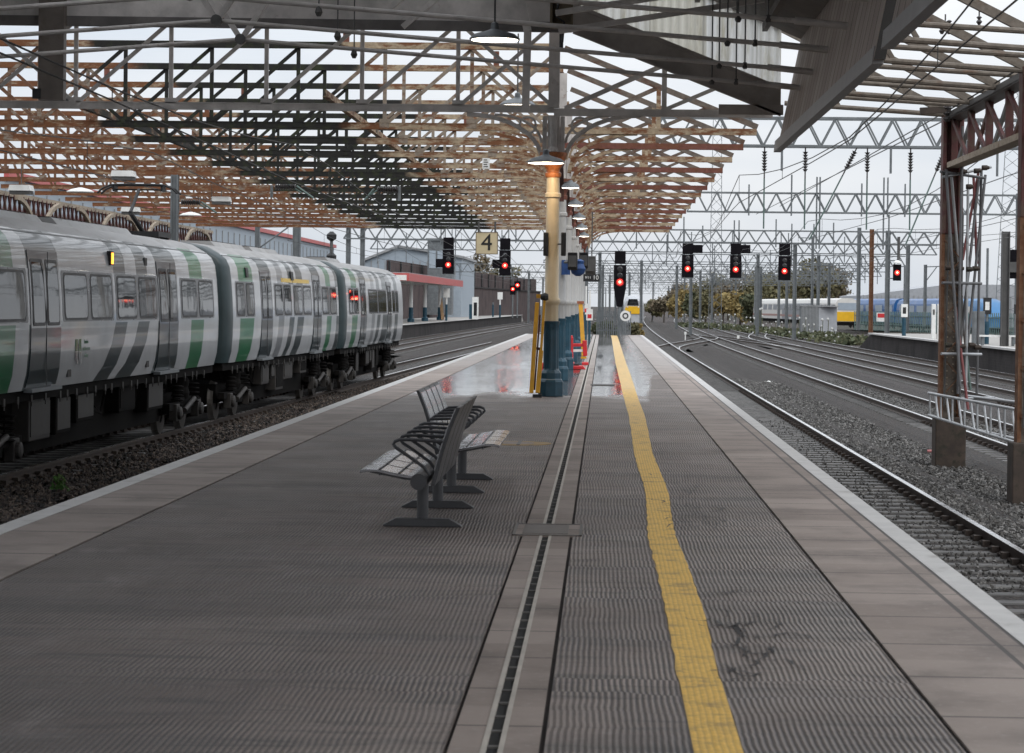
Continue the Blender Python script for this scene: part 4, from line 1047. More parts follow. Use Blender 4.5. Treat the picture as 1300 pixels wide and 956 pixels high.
car3 = train_car(*C3, 'farthest striped train carriage, at the front of the train near the red platform canopy', 3, dict(
    stripes=st3, windows=lambda S, L: [(S(443), S(456)), (S(468), S(491)), (S(498), S(506))],
    doors=lambda S, L: [(S(458), S(465)), (S(492), S(497))], wells=[(3, 6)]))
# details on the nearest carriage
t, S, L, panel, uz = car1
s = S(145, 335); MB().box(uz(2.35) - .02, uz(2.35) + .05, s - .12, s + .1, 2.24, 2.48).build('lamp_housing', M['black'], t)
MB().box(uz(2.35) + .05, uz(2.35) + .06, s - .07, s + .06, 2.26, 2.45).build('amber_light', M['amber'], t)
# logo: two pairs of slanted bars and three short lines of lettering
s0, s1 = S(96, 446), S(112, 446); m = MB()
for k, (a, h0, h1) in enumerate(((.0, .3, 1.0), (.09, .0, 1.0), (.24, .3, 1.0), (.33, 0, 1.0))):
    for (z0, z1, mi) in ((h0 * .22, .19, 0), (.21, .4 * h1, 1)):
        y = s0 + a; zb = .62
        m.prism([(y, zb + z0), (y + .055, zb + z0), (y + .055, zb + z1), (y, zb + z1)], uz(.8) + .012, uz(.8) + .018, plane='yz', mi=mi)
m.build('logo', [M['t_dark'], M['t_green']], t)
for k, wd in enumerate(('london', 'northwestern', 'railway')):
    o = text('lettering', wd, .095, M['t_green'], t, (uz(.8) + .014, s0 + .75, .97 - k * .11), (PI / 2, 0, PI / 2), .002)
for (px, py) in ((91, 480), (190, 464), (190, 336)):
    s = S(px, py); z = 2.35 if py < 400 else .5
    MB().box(uz(z) - .01, uz(z) + .012, s - .12, s + .12, z - .07, z + .07).build('small_plate', M['under_l'], t)
panel(S(-20, 430), S(20, 430), Zw + .06, Zt - .1, 'seat_back', paint('dark_red_seat', (.12, .02, .02), .7), -.05) if False else None
# yellow first class band on the middle carriage
t2, S2, L2, panel2, uz2 = car2
panel2(S2(360, 352), S2(395, 352), Zt + .04, Zt + .14, 'yellow_band', M['t_yellow'], .008, None, .01)
for tt, SS, pnl, a, b in ((t2, S2, panel2, 315, 318), (t2, S2, panel2, 372, 375)):
    pnl(SS(a, 345), SS(b, 345), 2.2, 2.42, 'lamp_housing', M['black'], .03, None, .01)
# pantograph on the nearest carriage (local coordinates: u across, s along)
sP = 14.6 + 2.3
pg = MB(); cu = -1.4
base = pg.box(cu - .5, cu + .5, sP + .6, sP + 1.9, 2.95, 3.06).build('pantograph', M['black'], t)
zc = 4.02
MB().tube((cu, sP + 1.5, 3.05), (cu, sP + .2, 3.42), .05, 8).tube((cu, sP + .2, 3.42), (cu, sP + 1.0, zc - .1), .035, 8).build('arm', M['black'], base)
for q in (0, .35):
    pts = [(cu - .83, sP + .85 + q, zc - .18), (cu - .72, sP + .85 + q, zc - .08), (cu - .55, sP + .85 + q, zc - .01), (cu - .3, sP + .85 + q, zc), (cu + .3, sP + .85 + q, zc), (cu + .55, sP + .85 + q, zc - .01), (cu + .72, sP + .85 + q, zc - .08), (cu + .83, sP + .85 + q, zc - .18)]
    MB().path(pts, .022, 6).build('collector_bow', M['black'], base)
m = MB()
for a in (-.5, .5): m.box(cu + a - .02, cu + a + .02, sP + .85, sP + 1.2, zc - .14, zc)
m.bar((cu - .5, sP + 1.0, zc - .1), (cu + .5, sP + 1.0, zc - .1), .03, .03).build('bow_carrier', M['black'], base)
m = MB()
for a in (-.4, .4):
    for b in (.7, 1.7): m.lathe([(.06, -.1), (.09, -.06), (.06, -.02), (.09, .02), (.06, .06)], (cu + a, sP + b, 2.98), 10)
m.build('insulator_feet', M['insul'], base)
for tt, ss in ((t, 9.5), (t, 17.9)): MB().box(-1.9, -1.0, ss, ss + .2, 2.9, 3.02).build('roof_rib', M['t_roof'], tt)

# ------------------------------------------------------------------ benches back to back along the platform
def bench(label, y0, posts, face, xpost):
    """face = -1: seats look toward the train, +1: toward the right hand track"""
    t = thing('bench', (xpost, y0, 0), label, 'bench', 'metal benches on the platform')
    for y in posts:
        le = MB(); hl, w = .29, .055
        le.prism([(xpost - hl, 0.0), (xpost + hl, 0.0), (xpost + hl - .0, .012), (xpost + hl - .09, .06), (xpost - hl + .09, .06), (xpost - hl, .012)], y - w, y + w)
        le.build('foot', M['bench'], t, bevel=.006)
        MB().tube((xpost, y, .05), (xpost, y, .38), .043, 20).build('leg', M['bench'], t, smooth=True)
    y1 = y0 + 2.42
    MB().lathe([(.06, 0), (.06, 2.42)], (xpost + face * .0, y0, .36), 20, axis='y').build('beam', M['bench'], t, smooth=True)
    for i in range(4):
        a = y0 + .03 + i * .6; b = a + .55
        X = lambda u: xpost + face * u
        # seat: a thin curved pan with a turned-down edge
        prof = [(-.02, .40), (.08, .405), (.2, .425), (.3, .447), (.38, .448), (.43, .436)]
        poly = [(X(u), z) for u, z in prof] + [(X(u), z - .022) for u, z in prof[::-1]]
        s = MB().prism(poly, a, b).build('seat', M['bench_seat'], t, bevel=.003)
        m = MB()
        for u in (.14, .28): m.box(min(X(u), X(u + .012)), max(X(u), X(u + .012)), a + .005, b - .005, .40, .4515 if u > .2 else .4235)
        m.build('seat_seam', M['bench'], s)
        MB().prism([(X(-.03), .36), (X(.1), .37), (X(.36), .42), (X(.36), .435), (X(.1), .4), (X(-.03), .4)], a + .03, a + .06).build('seat_bracket', M['bench'], t)
        MB().prism([(X(-.03), .36), (X(.1), .37), (X(.36), .42), (X(.36), .435), (X(.1), .4), (X(-.03), .4)], b - .06, b - .03).build('seat_bracket', M['bench'], t)
        bp = [(-.085, .33), (-.11, .42), (-.15, .58), (-.2, .74), (-.265, .9)]
        poly = [(X(u), z) for u, z in bp] + [(X(u - .03), z) for u, z in bp[::-1]]
        bk = MB().prism(poly, a, b).build('backrest', M['bench'], t, bevel=.006)
        poly = [(X(u + .004), z) for u, z in bp[1:]] + [(X(u), z) for u, z in bp[:0:-1]]
        MB().prism([(X(-.105), .44), (X(-.142), .575), (X(-.192), .735), (X(-.25), .88), (X(-.256), .88), (X(-.198), .735), (X(-.148), .575), (X(-.111), .44)], a + .03, b - .03).build('back_panel', M['bench_seat'], bk)
    for i in range(5):
        y = y0 + .005 + i * .6
        pts = [(-.17, .655), (.06, .665), (.14, .664), (.175, .65), (.185, .63), (.165, .605), (.06, .535), (-.04, .465), (-.08, .41)]
        MB().path([(xpost + face * u, y, z) for u, z in pts], .0125, 8).build('armrest', M['bench'], t, smooth=True)
    return t
bench('nearer dark metal bench, seats facing the train, seen end-on in front', 17.42, (17.85, 19.5), -1, -1.32)
bench('farther dark metal bench whose seats face right, behind the nearer bench', 20.75, (21.1, 22.7), 1, -1.31)
# ------------------------------------------------------------------ overhead line gantries
def gantry(Y, xl, xr, hb, ht, pitch, label, r=.045, masts=(), posts=(), mat=None, base=GZ, ins=(), depth=.5):
    mat = mat or M['galv']
    t = thing('gantry', ((xl + xr) / 2, Y, Z(hb)), label, 'gantry', 'overhead line gantries across the tracks')
    zb_, zt_ = Z(hb), Z(ht); r *= .72
    for yy in (Y, Y + depth):
        MB().bar((xl, yy, zt_), (xr, yy, zt_), 2 * r, 2 * r).bar((xl, yy, zb_), (xr, yy, zb_), 2 * r, 2 * r).build('chord', mat, t)
        m = MB(); n = max(2, round((xr - xl) / pitch))
        for k in range(n):
            a = xl + (xr - xl) * k / n; b = xl + (xr - xl) * (k + 1) / n; c = (a + b) / 2
            m.bar((a, yy, zb_), (c, yy, zt_), r * 1.3, r * 1.5).bar((c, yy, zt_), (b, yy, zb_), r * 1.3, r * 1.5)
        m.build('lattice', mat, t)
    for x in masts:
        w = .16
        MB().box(x - w, x - w + .04, Y - w + depth / 2, Y + w + depth / 2, base, zt_ + .1).box(x + w - .04, x + w, Y - w + depth / 2, Y + w + depth / 2, base, zt_ + .1).box(x - w, x + w, Y - .03 + depth / 2, Y + .03 + depth / 2, base, zt_ + .1).build('mast', M['galv'], t)
    for (x, z0, z1) in posts: MB().tube((x, Y - .1, z0), (x, Y - .1, z1), r * 1.1, 6).build('drop_post', mat, t)
    for (x, slant) in ins:
        p = Vector((x, Y + depth / 2, zb_)); d = Vector((-slant, 0, -1)).normalized()
        m = MB(); q = p + d * .15
        m.tube(p, p + d * .95, .02, 6)
        for k in range(7):
            c = q + d * (.08 * k); m.tube(c, c + d * .03, .085, 10, .05).tube(c + d * .03, c + d * .06, .05, 10, .045)
        io = m.build('insulator', M['insul'], t)
        MB().tube(p + d * .9, p + d * (2.3 if slant == 0 else 2.9), .022, 6).build('rod', M['green_rod'], io)
    return t
X_ = lambda px, Y: at(px, 300, Y).x
YA, YB, YC = 67.5, 119, 169
gantry(YA, 1.2, 14, 4.5, 5.28, .82, 'nearest overhead gantry, carrying a row of brown insulators over the right tracks', .042, masts=(13.6,), posts=[(X_(991, YA), Z(3.8), Z(4.5)), (X_(1129, YA), Z(3.75), Z(4.5)), (X_(1264, YA), Z(3.7), Z(4.5))],
       ins=[(X_(970, YA), 0), (X_(1022, YA), 0), (X_(1088, YA), .5), (X_(1101, YA), 0), (X_(1156, YA), 0), (X_(1201, YA), .4)])
rp = random.Random(3)
gantry(YB, X_(872, YB), 22.5, 4.68, 5.62, .96, 'second overhead gantry from the camera, studded with uprights, over the right tracks', .05, masts=(X_(1295, YB),), base=0,
       posts=[(X_(p, YB), Z(4.5), Z(5.62 + u)) for p, u in ((950, .4), (1004, .9), (1036, .8), (1040, .8), (1093, .5), (1121, .8), (1126, .8), (1148, .5))] + [(X_(p, YB), Z(2.9), Z(4.6)) for p in (1036, 1040, 1121, 1128)])
gantry(YC, X_(436, YC), X_(1245, YC), 4.5, 5.35, 1.1, 'long gantry with the red signals hanging from it', .06, masts=(X_(442, YC), X_(460, YC), X_(732, YC), X_(1128, YC)),
       posts=[(X_(p, YC), Z(4.4 - d), Z(5.35 + u)) for p, d, u in ((868, .2, .9), (892, 0, .3), (932, 1.2, .7), (938, 1.6, .7), (985, .2, .8), (1005, 1.5, .5), (1033, 2.5, .5), (1058, 0, .6), (808, .4, .1), (848, .6, .3), (560, .3, .3), (655, .1, .3))])
FG = [(205, 470, 1190, 4.6, 5.4, (745, 1010)), (270, 690, 1130, 4.1, 5.0, (815, 1000)), (335, 700, 1100, 4.0, 4.9, (790, 890)), (400, 690, 1080, 4.0, 5.0, (775, 935)), (240, 690, 1150, 4.2, 5.2, (762, 878, 963, 1040)), (300, 560, 1120, 4.0, 5.0, (578, 766, 860, 990)), (365, 640, 1090, 3.9, 5.0, (672, 800, 905, 1010)), (440, 660, 1050, 4.0, 5.0, (690, 782, 870, 965)), (530, 690, 1010, 4.0, 5.2, (720, 830, 930)), (640, 720, 990, 4.0, 5.4, (745, 850, 950)), (780, 740, 970, 4.0, 5.6, (770, 870, 960))]
for (Y, a, b, hb, ht, ms), nm in zip(sorted(FG), range(11)):
    k = Y / 240
    gantry(Y, X_(a, Y), X_(b, Y), hb, ht, 1.2 * k ** .5, '%s gantry beyond the one carrying the red signals' % (ORD + ['eleventh'])[nm], .055, masts=[X_(p, Y) for p in ms], mat=M['galv_d'],
           posts=[(X_(a + (b - a) * rp.random(), Y), Z(hb - rp.random() * 1.5), Z(ht + rp.random())) for _ in range(8)])
# single line-side masts
def mast(px, Y, ptop, label, mat=None, base=GZ, arm=0, w=.14):
    a = at(px, ptop, Y)
    t = thing('catenary_mast', (a.x, Y, base), label, 'mast', 'line-side masts')
    MB().box(a.x - w, a.x - w + .04, Y - w, Y + w, base, a.z).box(a.x + w - .04, a.x + w, Y - w, Y + w, base, a.z).box(a.x - w, a.x + w, Y - .025, Y + .025, base, a.z).build('post', mat or M['galv'], t)
    if arm:
        MB().tube((a.x, Y, a.z - .2), (a.x + arm, Y, a.z - .15), .05, 6).tube((a.x, Y, a.z - 1.6), (a.x + arm * .8, Y, a.z - .2), .05, 6).build('arm', M['galv'], t)
    return t
mast(327, 150, 284, 'grey mast behind the middle train carriage, left of the taller post', arm=2.4)
mast(377, 155, 284, 'wide grey mast standing behind the middle carriage roof', w=.24)
mast(1091, 185, 289, 'grey mast left of the brown rusty post near the yellow-nosed train', base=0)
mast(1107, 165, 291, 'tall brown rusty post beside the far right platform', M['rust_or'], base=0)
mast(1153, 178, 310, 'mast by the blue train, just right of the single signal', base=0)
mast(1175, 225, 336, 'grey mast with a bracket arm in front of the blue train', base=0, arm=1.3)
mast(1032, 255, 300, 'grey mast beside the corrugated grey cabin', arm=-1.5)
mast(1053, 245, 334, 'short mast behind the corrugated grey cabin', arm=-1.6)
mast(963, 330, 338, 'thick grey mast in front of the autumn trees', w=.5)
mast(1277, 112, 294, 'dark brown post on the far right platform near the picture edge', M['dark_iron'], base=0, w=.18)
mast(222, 66, 222, 'grey post rising behind the near train roof beside the pantograph', M['galv'], w=.1)
def lattice_mast(px, Y, ptop, label, w0, w1):
    a = at(px, ptop, Y); x = a.x; t = thing('lattice_mast', (x, Y, GZ), label, 'lattice mast', 'thin lattice towers against the sky'); m = MB(); n = 22
    for sx in (-1, 1): m.bar((x + sx * w0, Y, GZ), (x + sx * w1, Y, a.z), .06, .06)
    for k in range(n):
        u, v = k / n, (k + 1) / n; za, zb2 = GZ + (a.z - GZ) * u, GZ + (a.z - GZ) * v; wa, wb = w0 + (w1 - w0) * u, w0 + (w1 - w0) * v
        m.bar((x - wa, Y, za), (x + wb, Y, zb2), .04, .04).bar((x + wa, Y, za), (x - wb, Y, zb2), .04, .04)
    m.build('lattice', M['galv_d'], t)
lattice_mast(911, 260, 150, 'thin lattice tower seen behind the canopy end', .7, .45)
lattice_mast(1287, 240, 90, 'taller tapering lattice tower beside the red-topped column', 1.6, .35)

# ------------------------------------------------------------------ overhead wires
def wires(label, group, pts2, r=.011, drop=None):
    t = thing('overhead_wire', tuple(pts2[0][0]), label, 'overhead wire', group)
    for pts in pts2: MB().path(pts, r, 5).build('wire', M['wire'], t)
    if drop:
        m = MB()
        for (a, b) in drop: m.path([a, b], r * .7, 4)
        m.build('droppers', M['wire'], t)
def ole(x, y0, y1, zc, zm, label, zig=.2, span=50, off=0, gap=1.0):
    con, mes, dr = [], [], []
    y = y0; n = int((y1 - y0) / (span / 8))
    for k in range(n + 1):
        y = y0 + (y1 - y0) * k / n; ph = ((y - off) / span) % 1
        xx = x(y) + zig * (1 - 4 * abs(ph - .5)); con.append(Vector((xx, y, zc)))
        zz = zm - gap * (1 - (2 * ph - 1) ** 2) * .75; mes.append(Vector((xx, y, zz))); dr.append((con[-1], mes[-1]))
    wires(label, 'overhead wires above the tracks', [con, mes], .011, dr[::2])
ole(lambda y: -6.0 + curve(y), 16, 480, 4.02, 4.9, 'pair of black wires above the hidden track at the left platform edge')
ole(lambda y: LX(y) - .75, 20, 165, 4.05, 4.9, 'pair of black wires above the striped train')
ole(lambda y: 3.9 + curve(y) * .55, 16, 600, 4.5, 5.3, 'pair of black wires crossing the sky above the right platform track', zig=.25, off=17)
ole(lambda y: 8.7 + curve(y), 20, 600, 4.5, 5.4, 'pair of black wires over the second right track')
ole(lambda y: 12.7 + curve(y), 24, 600, 4.5, 5.4, 'pair of black wires over the third right track', off=10)
ole(lambda y: 16.2 + curve(y), 30, 600, 4.6, 5.5, 'pair of black wires over the fourth right track', off=20)
ole(lambda y: -13 + curve(y), 100, 500, 4.2, 5.2, 'pair of black wires over the tracks behind the train', off=5)
A1 = at(1204, 140, 44.4)
wires('black feeder wires sloping up to the insulator on the red girder corner', 'overhead wires above the tracks', [[A1, at(990, 262, 119), ], [A1 + Vector((0, 0, -.15)), at(960, 272, 119)], [A1, at(1310, 78, 36)], [A1 + Vector((0, 0, -.12)), at(1310, 92, 36)]], .014)

# insulated arms hanging under the bare trusses at left
def reg_arm(px, py, Y, L, label, dirn=1):
    p = at(px, py, Y)
    t = thing('registration_arm', (p.x, Y, p.z), label, 'registration arm', 'insulated arms hung under the bare trusses')
    MB().tube((p.x, Y, p.z - .35), (p.x, Y, BC), .045, 8).build('drop_tube', M['galv'], t)
    m = MB()
    for k in range(9): m.lathe([(.05, 0), (.11, .03), (.05, .06)], (p.x + dirn * (.1 + .07 * k), Y, p.z - .02), 10, axis='x')
    m.build('insulator', M['insul'], t)
    MB().tube((p.x + dirn * .75, Y, p.z), (p.x + dirn * (.75 + L), Y, p.z - .35), .03, 8).tube((p.x + dirn * .5, Y, p.z + .05), (p.x + dirn * .9, Y, p.z - .2), .025, 6).build('arm', M['green_rod'], t)
reg_arm(345, 236, 72, .5, 'brown insulator arm under the dark mossy strip of roof, above the second carriage')
reg_arm(507, 240, 72, .3, 'brown insulator arm under the roof nearest to the platform four sign', -1)
reg_arm(226, 256, 77, .5, 'brown insulator arm beside the pantograph of the nearest carriage')

# ------------------------------------------------------------------ colour light signals
def signal(px, py, Y, label, w=.62, up=1.9, dn=.62, boxside=0, hang=None, lens=.17, post=None, upper=True):
    p = at(px, py, Y); x, z = p.x, p.z
    t = thing('signal', (x, Y, z), label, 'railway signal', 'red railway signals')
    b = MB().box(x - w / 2, x + w / 2, Y + .02, Y + .1, z - dn, z + up * .55).build('backboard', M['blackm'], t, bevel=.01)
    if upper: MB().box(x - w / 2 + .04, x + w / 2 - .04, Y, Y + .25, z + up * .58, z + up).build('upper_box', M['blackm'], t, bevel=.02)
    if boxside: MB().box(x + boxside * w * .45, x + boxside * w * 1.25, Y - .05, Y + .2, z + up * .62, z + up * .95).build('side_box', M['blackm'], t, bevel=.02) if boxside > 0 else MB().box(x + boxside * w * 1.1, x + boxside * w * .45, Y - .05, Y + .2, z - .2, z + .4).build('side_box', M['blackm'], t, bevel=.02)
    MB().lathe([(lens * 1.45, 0), (lens * 1.45, -.02), (lens * 1.1, -.025)], (x, Y, z), 20, axis='y').build('lens_ring', M['red_halo'], t)
    MB().lathe([(lens, -.02), (lens * .8, -.05), (lens * .3, -.065)], (x, Y, z), 20, axis='y').build('red_lens', M['red_on'], t)
    MB().lathe([(lens * .5, -.05), (lens * .3, -.075), (.01, -.08)], (x, Y, z), 14, axis='y').build('lens_centre', M['red_core'], t)
    m = MB(); pts = [(x + lens * 1.5 * math.cos(a), z + lens * 1.5 * math.sin(a)) for a in [PI * k / 10 for k in range(11)]]
    vs = [(a, yy, b2) for a, b2 in pts for yy in (Y, Y - .22)]; m.add(vs, [(2 * k, 2 * k + 1, 2 * k + 3, 2 * k + 2) for k in range(10)])
    hd = m.build('lens_hood', M['blackm'], t); s_ = hd.modifiers.new('solid', 'SOLIDIFY'); s_.thickness = .012
    for q in ((.36, .72) if upper else ()):
        MB().lathe([(lens, 0), (lens * .6, -.02)], (x, Y, z + q), 14, axis='y').build('lens', M['lens_off'], t)
    if hang is not None:
        m = MB()
        for sx in (-.3, .3): m.bar((x + sx * w, Y + .14, z - dn + .1), (x + sx * w, Y + .14, hang), .07, .07)
        m.bar((x - w * .6, Y - .2, z - dn - .05), (x + w * .6, Y - .2, z - dn - .05), .05, .05).bar((x - .3 * w, Y + .14, z - dn), (x - .3 * w, Y - .2, z - dn - .05), .05, .05)
        m.build('hanger', M['galv'], t)
    if post is not None:
        MB().tube((x, Y + .12, post), (x, Y + .12, z - dn + .1), .09, 12).build('post', M['galv'], t)
    return t
H = Z(5.2)
signal(873, 341, YC - .4, 'red signal hanging leftmost of three over the right tracks', .82, 1.75, .62, 1, H)
signal(934, 342, YC - .4, 'red signal hanging in the middle of three over the right tracks', .8, 1.8, .6, 1, H)
signal(996, 344, YC - .4, 'red signal hanging rightmost of three over the right tracks', .85, 1.9, .65, 0, H)
signal(569, 336, YC - .4, 'red signal hanging left of the cream number 4 sign', .8, 1.9, .65, -1, H)
signal(641, 337, YC - .4, 'red signal hanging right of the cream number 4 sign', .8, 1.9, .7, -1, H)
signal(1139, 346, 163, 'red signal on the mast in front of the blue train', .55, 1.0, .55, 0, None, .15, None, False)
p = at(1139, 346, 163); o = thing('signal_bracket', (p.x, 163.1, p.z), 'bracket and white hood carrying the lone right signal', 'signal bracket')
MB().bar((p.x - .7, 163.4, p.z + .8), (p.x + .3, 163.1, p.z + .8), .08, .08).bar((p.x - .7, 163.4, p.z - .4), (p.x + .2, 163.15, p.z - .4), .08, .08).build('bracket', M['galv'], o)
MB().tube((p.x + .1, 163.2, p.z + .6), (p.x + .1, 163.2, p.z + 2.4), .1, 8).build('upper_tube', M['dark_iron'], o)
MB().lathe([(.28, 0), (.26, .1), (.1, .2)], (p.x, 163, p.z + .62), 12).build('hood', M['white'], o)
signal(651, 367, 300, 'tiny red signal by the brick wall, lower of the two', .7, .8, .7, 0, None, .2, 0, False)
signal(657, 362, 304, 'tiny red signal by the brick wall, upper of the two', .8, .9, .7, 0, None, .22, 0, False)
# signal at the end of the platform
Y = 136.3; p = at(787, 358, Y); x, z = p.x, p.z
t = signal(787, 358, Y, 'tall red signal standing at the end of the platform', .7, 1.75, .42, 0, None, .17, 0, True)
MB().prism([(x - .33, z - .42), (x + .33, z - .42), (x + .16, z - 1.4), (x - .16, z - 1.4)], Y + .02, Y + .16).build('tapered_plate', M['blackm'], t)
m = MB()
for sx in (-.2, .2): m.tube((x + sx, Y + .5, 0), (x + sx, Y + .5, z - .3), .03, 6)
for k in range(8): m.tube((x - .2, Y + .5, .3 + k * .3), (x + .2, Y + .5, .3 + k * .3), .018, 6)
m.build('ladder', M['galv'], t)
p = at(794, 401, Y - .5)
t = thing('round_sign', (p.x, Y - .5, p.z), 'white round sign with a dark ring at the foot of the platform end signal', 'round sign')
MB().lathe([(.3, 0), (.3, .02)], (p.x, Y - .5, p.z), 24, axis='y').build('disc', M['white'], t)
m = MB(); m.lathe([(.17, -.004), (.17, -.012), (.1, -.012), (.1, -.004)], (p.x, Y - .5, p.z), 20, axis='y', cap=False); m.build('ring', M['black'], t)
MB().tube((p.x, Y - .47, 0), (p.x, Y - .47, p.z - .2), .03, 8).build('post', M['galv'], t)

# ------------------------------------------------------------------ platform number and direction signs, column fittings
a, b = at(604, 294.5, 100), at(632, 323, 100)
M['sign_cream'] = paint('cream_sign_face', (.62, .52, .33), .45, .05, 2)
t = thing('platform_sign', ((a.x + b.x) / 2, 100, b.z), 'square cream platform sign showing a black 4, hung under the roof', 'platform sign')
MB().box(a.x, b.x, 99.97, 100.03, b.z, a.z).build('board', M['sign_cream'], t, bevel=.01)
text('numeral', '4', .98, M['black'], t, (0, -.04, (a.z - b.z) / 2))
m = MB(); fw = .03
for (x0, x1, z0, z1) in ((a.x, b.x, a.z - fw, a.z), (a.x, b.x, b.z, b.z + fw), (a.x, a.x + fw, b.z, a.z), (b.x - fw, b.x, b.z, a.z)): m.box(x0, x1, 99.955, 99.975, z0, z1)
m.build('frame', paint('brown_sign_frame', (.2, .15, .1), .6), t)
for x in (a.x + .12, b.x - .12): MB().box(x - .04, x + .04, 99.98, 100.02, a.z, BC - .05).build('hanger', M['dark_iron'], t)
p = at(751, 352.5, 76)
t = thing('direction_sign', (p.x, 76, p.z), 'black sign with white numbers 9/11 10 beside the columns', 'sign')
MB().box(p.x - .26, p.x + .26, 76, 76.06, p.z - .12, p.z + .11).build('board', M['black'], t)
text('sign_text', '9/11', .11, M['white'], t, (-.11, -.008, 0)); text('sign_text', '10', .19, M['white'], t, (.13, -.008, 0))
MB().tube((p.x, 76.03, p.z + .1), (p.x, 76.03, 4.6), .02, 6).build('hanger', M['dark_iron'], t)
# loudspeakers either side of the nearest column
for px, lab in ((693, 'long black loudspeaker on the left of the nearest column'), (715.5, 'long black loudspeaker on the right of the nearest column')):
    a, b = at(px - 3, 295, 43.55), at(px + 3, 325, 43.55)
    t = thing('loudspeaker', ((a.x + b.x) / 2, 43.55, b.z), lab, 'loudspeaker', 'loudspeakers on the nearest column')
    MB().box(a.x, b.x, 43.48, 43.62, b.z, a.z).build('case', M['black'], t, bevel=.015)
    x = (a.x + b.x) / 2; MB().bar((x, 43.6, (a.z + b.z) / 2), (CX, 43.68, (a.z + b.z) / 2), .03, .03).build('bracket', M['dark_iron'], t)
# dark monitors with a blue cover
for (px, py, Y, s, lab) in ((727, 333, 51, .17, 'hooded dark monitor on the columns, left of the blue cover'), (741, 332, 52, .16, 'hooded dark monitor on the columns, right of the blue cover'), (750, 338, 58, .2, 'grey-backed monitor next to the black number sign')):
    p = at(px, py, Y); t = thing('monitor', tuple(p), lab, 'monitor', 'driver monitors on the columns')
    MB().prism([(p.y - .25, p.z - s), (p.y + .25, p.z - s * .9), (p.y + .25, p.z + s * .9), (p.y - .35, p.z + s * 1.2)], p.x - s * .6, p.x + s * .6, plane='yz').build('case', M['black'] if px < 745 else M['dark_iron'], t, bevel=.02)
    MB().box(p.x - s * .5, p.x + s * .5, p.y - .36, p.y - .33, p.z - s * .6, p.z + s * .8).build('hood_face', M['dark_iron'], t)
    MB().tube((p.x, p.y, p.z), (CX + .1, p.y + .2, p.z), .025, 6).build('bracket', M['dark_iron'], t)
p = at(734, 341, 51.3); t = thing('blue_cover', tuple(p), 'blue plastic cover wrapped between the dark monitors', 'cover')
m = MB(); m.lathe([(.05, -.16), (.14, -.1), (.17, .0), (.12, .1), (.14, .16), (.06, .2)], tuple(p), 9); o = m.build('cover', M['bluec'], t, smooth=True)
p = at(717, 336, 52.7); t = thing('blue_sign', tuple(p), 'plain blue sign fixed to the second column', 'sign')
MB().box(p.x - .07, p.x + .12, 52.6, 52.68, p.z - .22, p.z + .1).build('board', M['bluec'], t)
# lamps: wide pendant dishes
def lamp(px, py, Y, dia, label, top=None):
    p = at(px, py, Y); r = dia / 2
    t = thing('pendant_lamp', (p.x, Y, p.z), label, 'lamp', 'dish lamps lighting the platform')
    MB().lathe([(r, -.03), (r, -.01), (r * .8, .05), (r * .3, .1), (.06, .12), (.05, .2), (.02, .22)], tuple(p), 28).build('lamp_shade', M['galv_d'], t, smooth=True)
    MB().lathe([(r * .93, -.032), (r * .5, -.045), (.01, -.05)], tuple(p), 28).build('diffuser', M['lamp_on'], t, smooth=True)
    if top: MB().tube((p.x, Y, p.z + .2), (p.x, Y, top), .015, 6).build('rod', M['dark_iron'], t)
    else: MB().tube((p.x, Y, p.z + .1), (CX, Y + .8, p.z + .1), .025, 6).build('arm', M['dark_iron'], t)
lamp(628, 48, 33.6, .7, 'lit dish lamp hanging nearest, at the top of the picture', 8.3)
lamp(657, 132, 46, .68, 'lit dish lamp hanging between the nearest roof trusses, left of the column', 6.8)
lamp(693, 205, 42.9, .68, 'lit dish lamp fixed by the orange capital of the nearest column')
for i, nm in enumerate(('second', 'third', 'fourth', 'fifth', 'sixth')):
    y = CY0 + BAY * (i + 1) - .8; p = Vector((CX + .2, y, 4.2)); r = .2
    t = thing('pendant_lamp', tuple(p), 'lit dish lamp fixed by the %s column from the camera' % nm, 'lamp', 'dish lamps lighting the platform')
    MB().lathe([(r, -.03), (r, -.01), (r * .8, .05), (r * .3, .1), (.03, .14)], tuple(p), 20).build('lamp_shade', M['galv_d'], t, smooth=True)
    MB().lathe([(r * .93, -.032), (.01, -.05)], tuple(p), 20).build('diffuser', M['lamp_on'], t)
    MB().tube((p.x, y, p.z + .1), (CX, y + .8, p.z + .1), .025, 6).build('arm', M['dark_iron'], t)
pl_ = bpy.data.lights.new('column_lamp_light', 'POINT'); pl_.energy = 22; pl_.color = (1, .72, .42); pl_.shadow_soft_size = .12
po_ = bpy.data.objects.new('column_lamp_light', pl_); COL.objects.link(po_); po_.location = at(694, 214, 42.85)
BX = [(157, 222, 62), (166, 267, 80), (281, 254, 76), (27, 240, 64)]
lb = ['small white lamp box under the left roof, above the pantograph', 'small white lamp box behind the pantograph, lowest of four', 'small white lamp box right of the brown insulator arm', 'small white lamp box nearest the left picture edge']
for (px, py, Y), l in zip(BX, lb):
    p = at(px, py, Y); t = thing('lamp_box', tuple(p), l, 'lamp', 'white lamp boxes under the left roof')
    MB().prism([(p.x - .3, p.z - .05), (p.x + .3, p.z - .05), (p.x + .26, p.z + .1), (p.x - .26, p.z + .1)], Y - .25, Y + .25).build('case', M['white'], t)
    MB().box(p.x - .27, p.x + .27, Y - .22, Y + .22, p.z - .14, p.z - .052).build('lens', M['dark_iron'], t)
    MB().tube((p.x, Y, p.z + .1), (p.x, Y, BC), .015, 6).build('rod', M['dark_iron'], t)
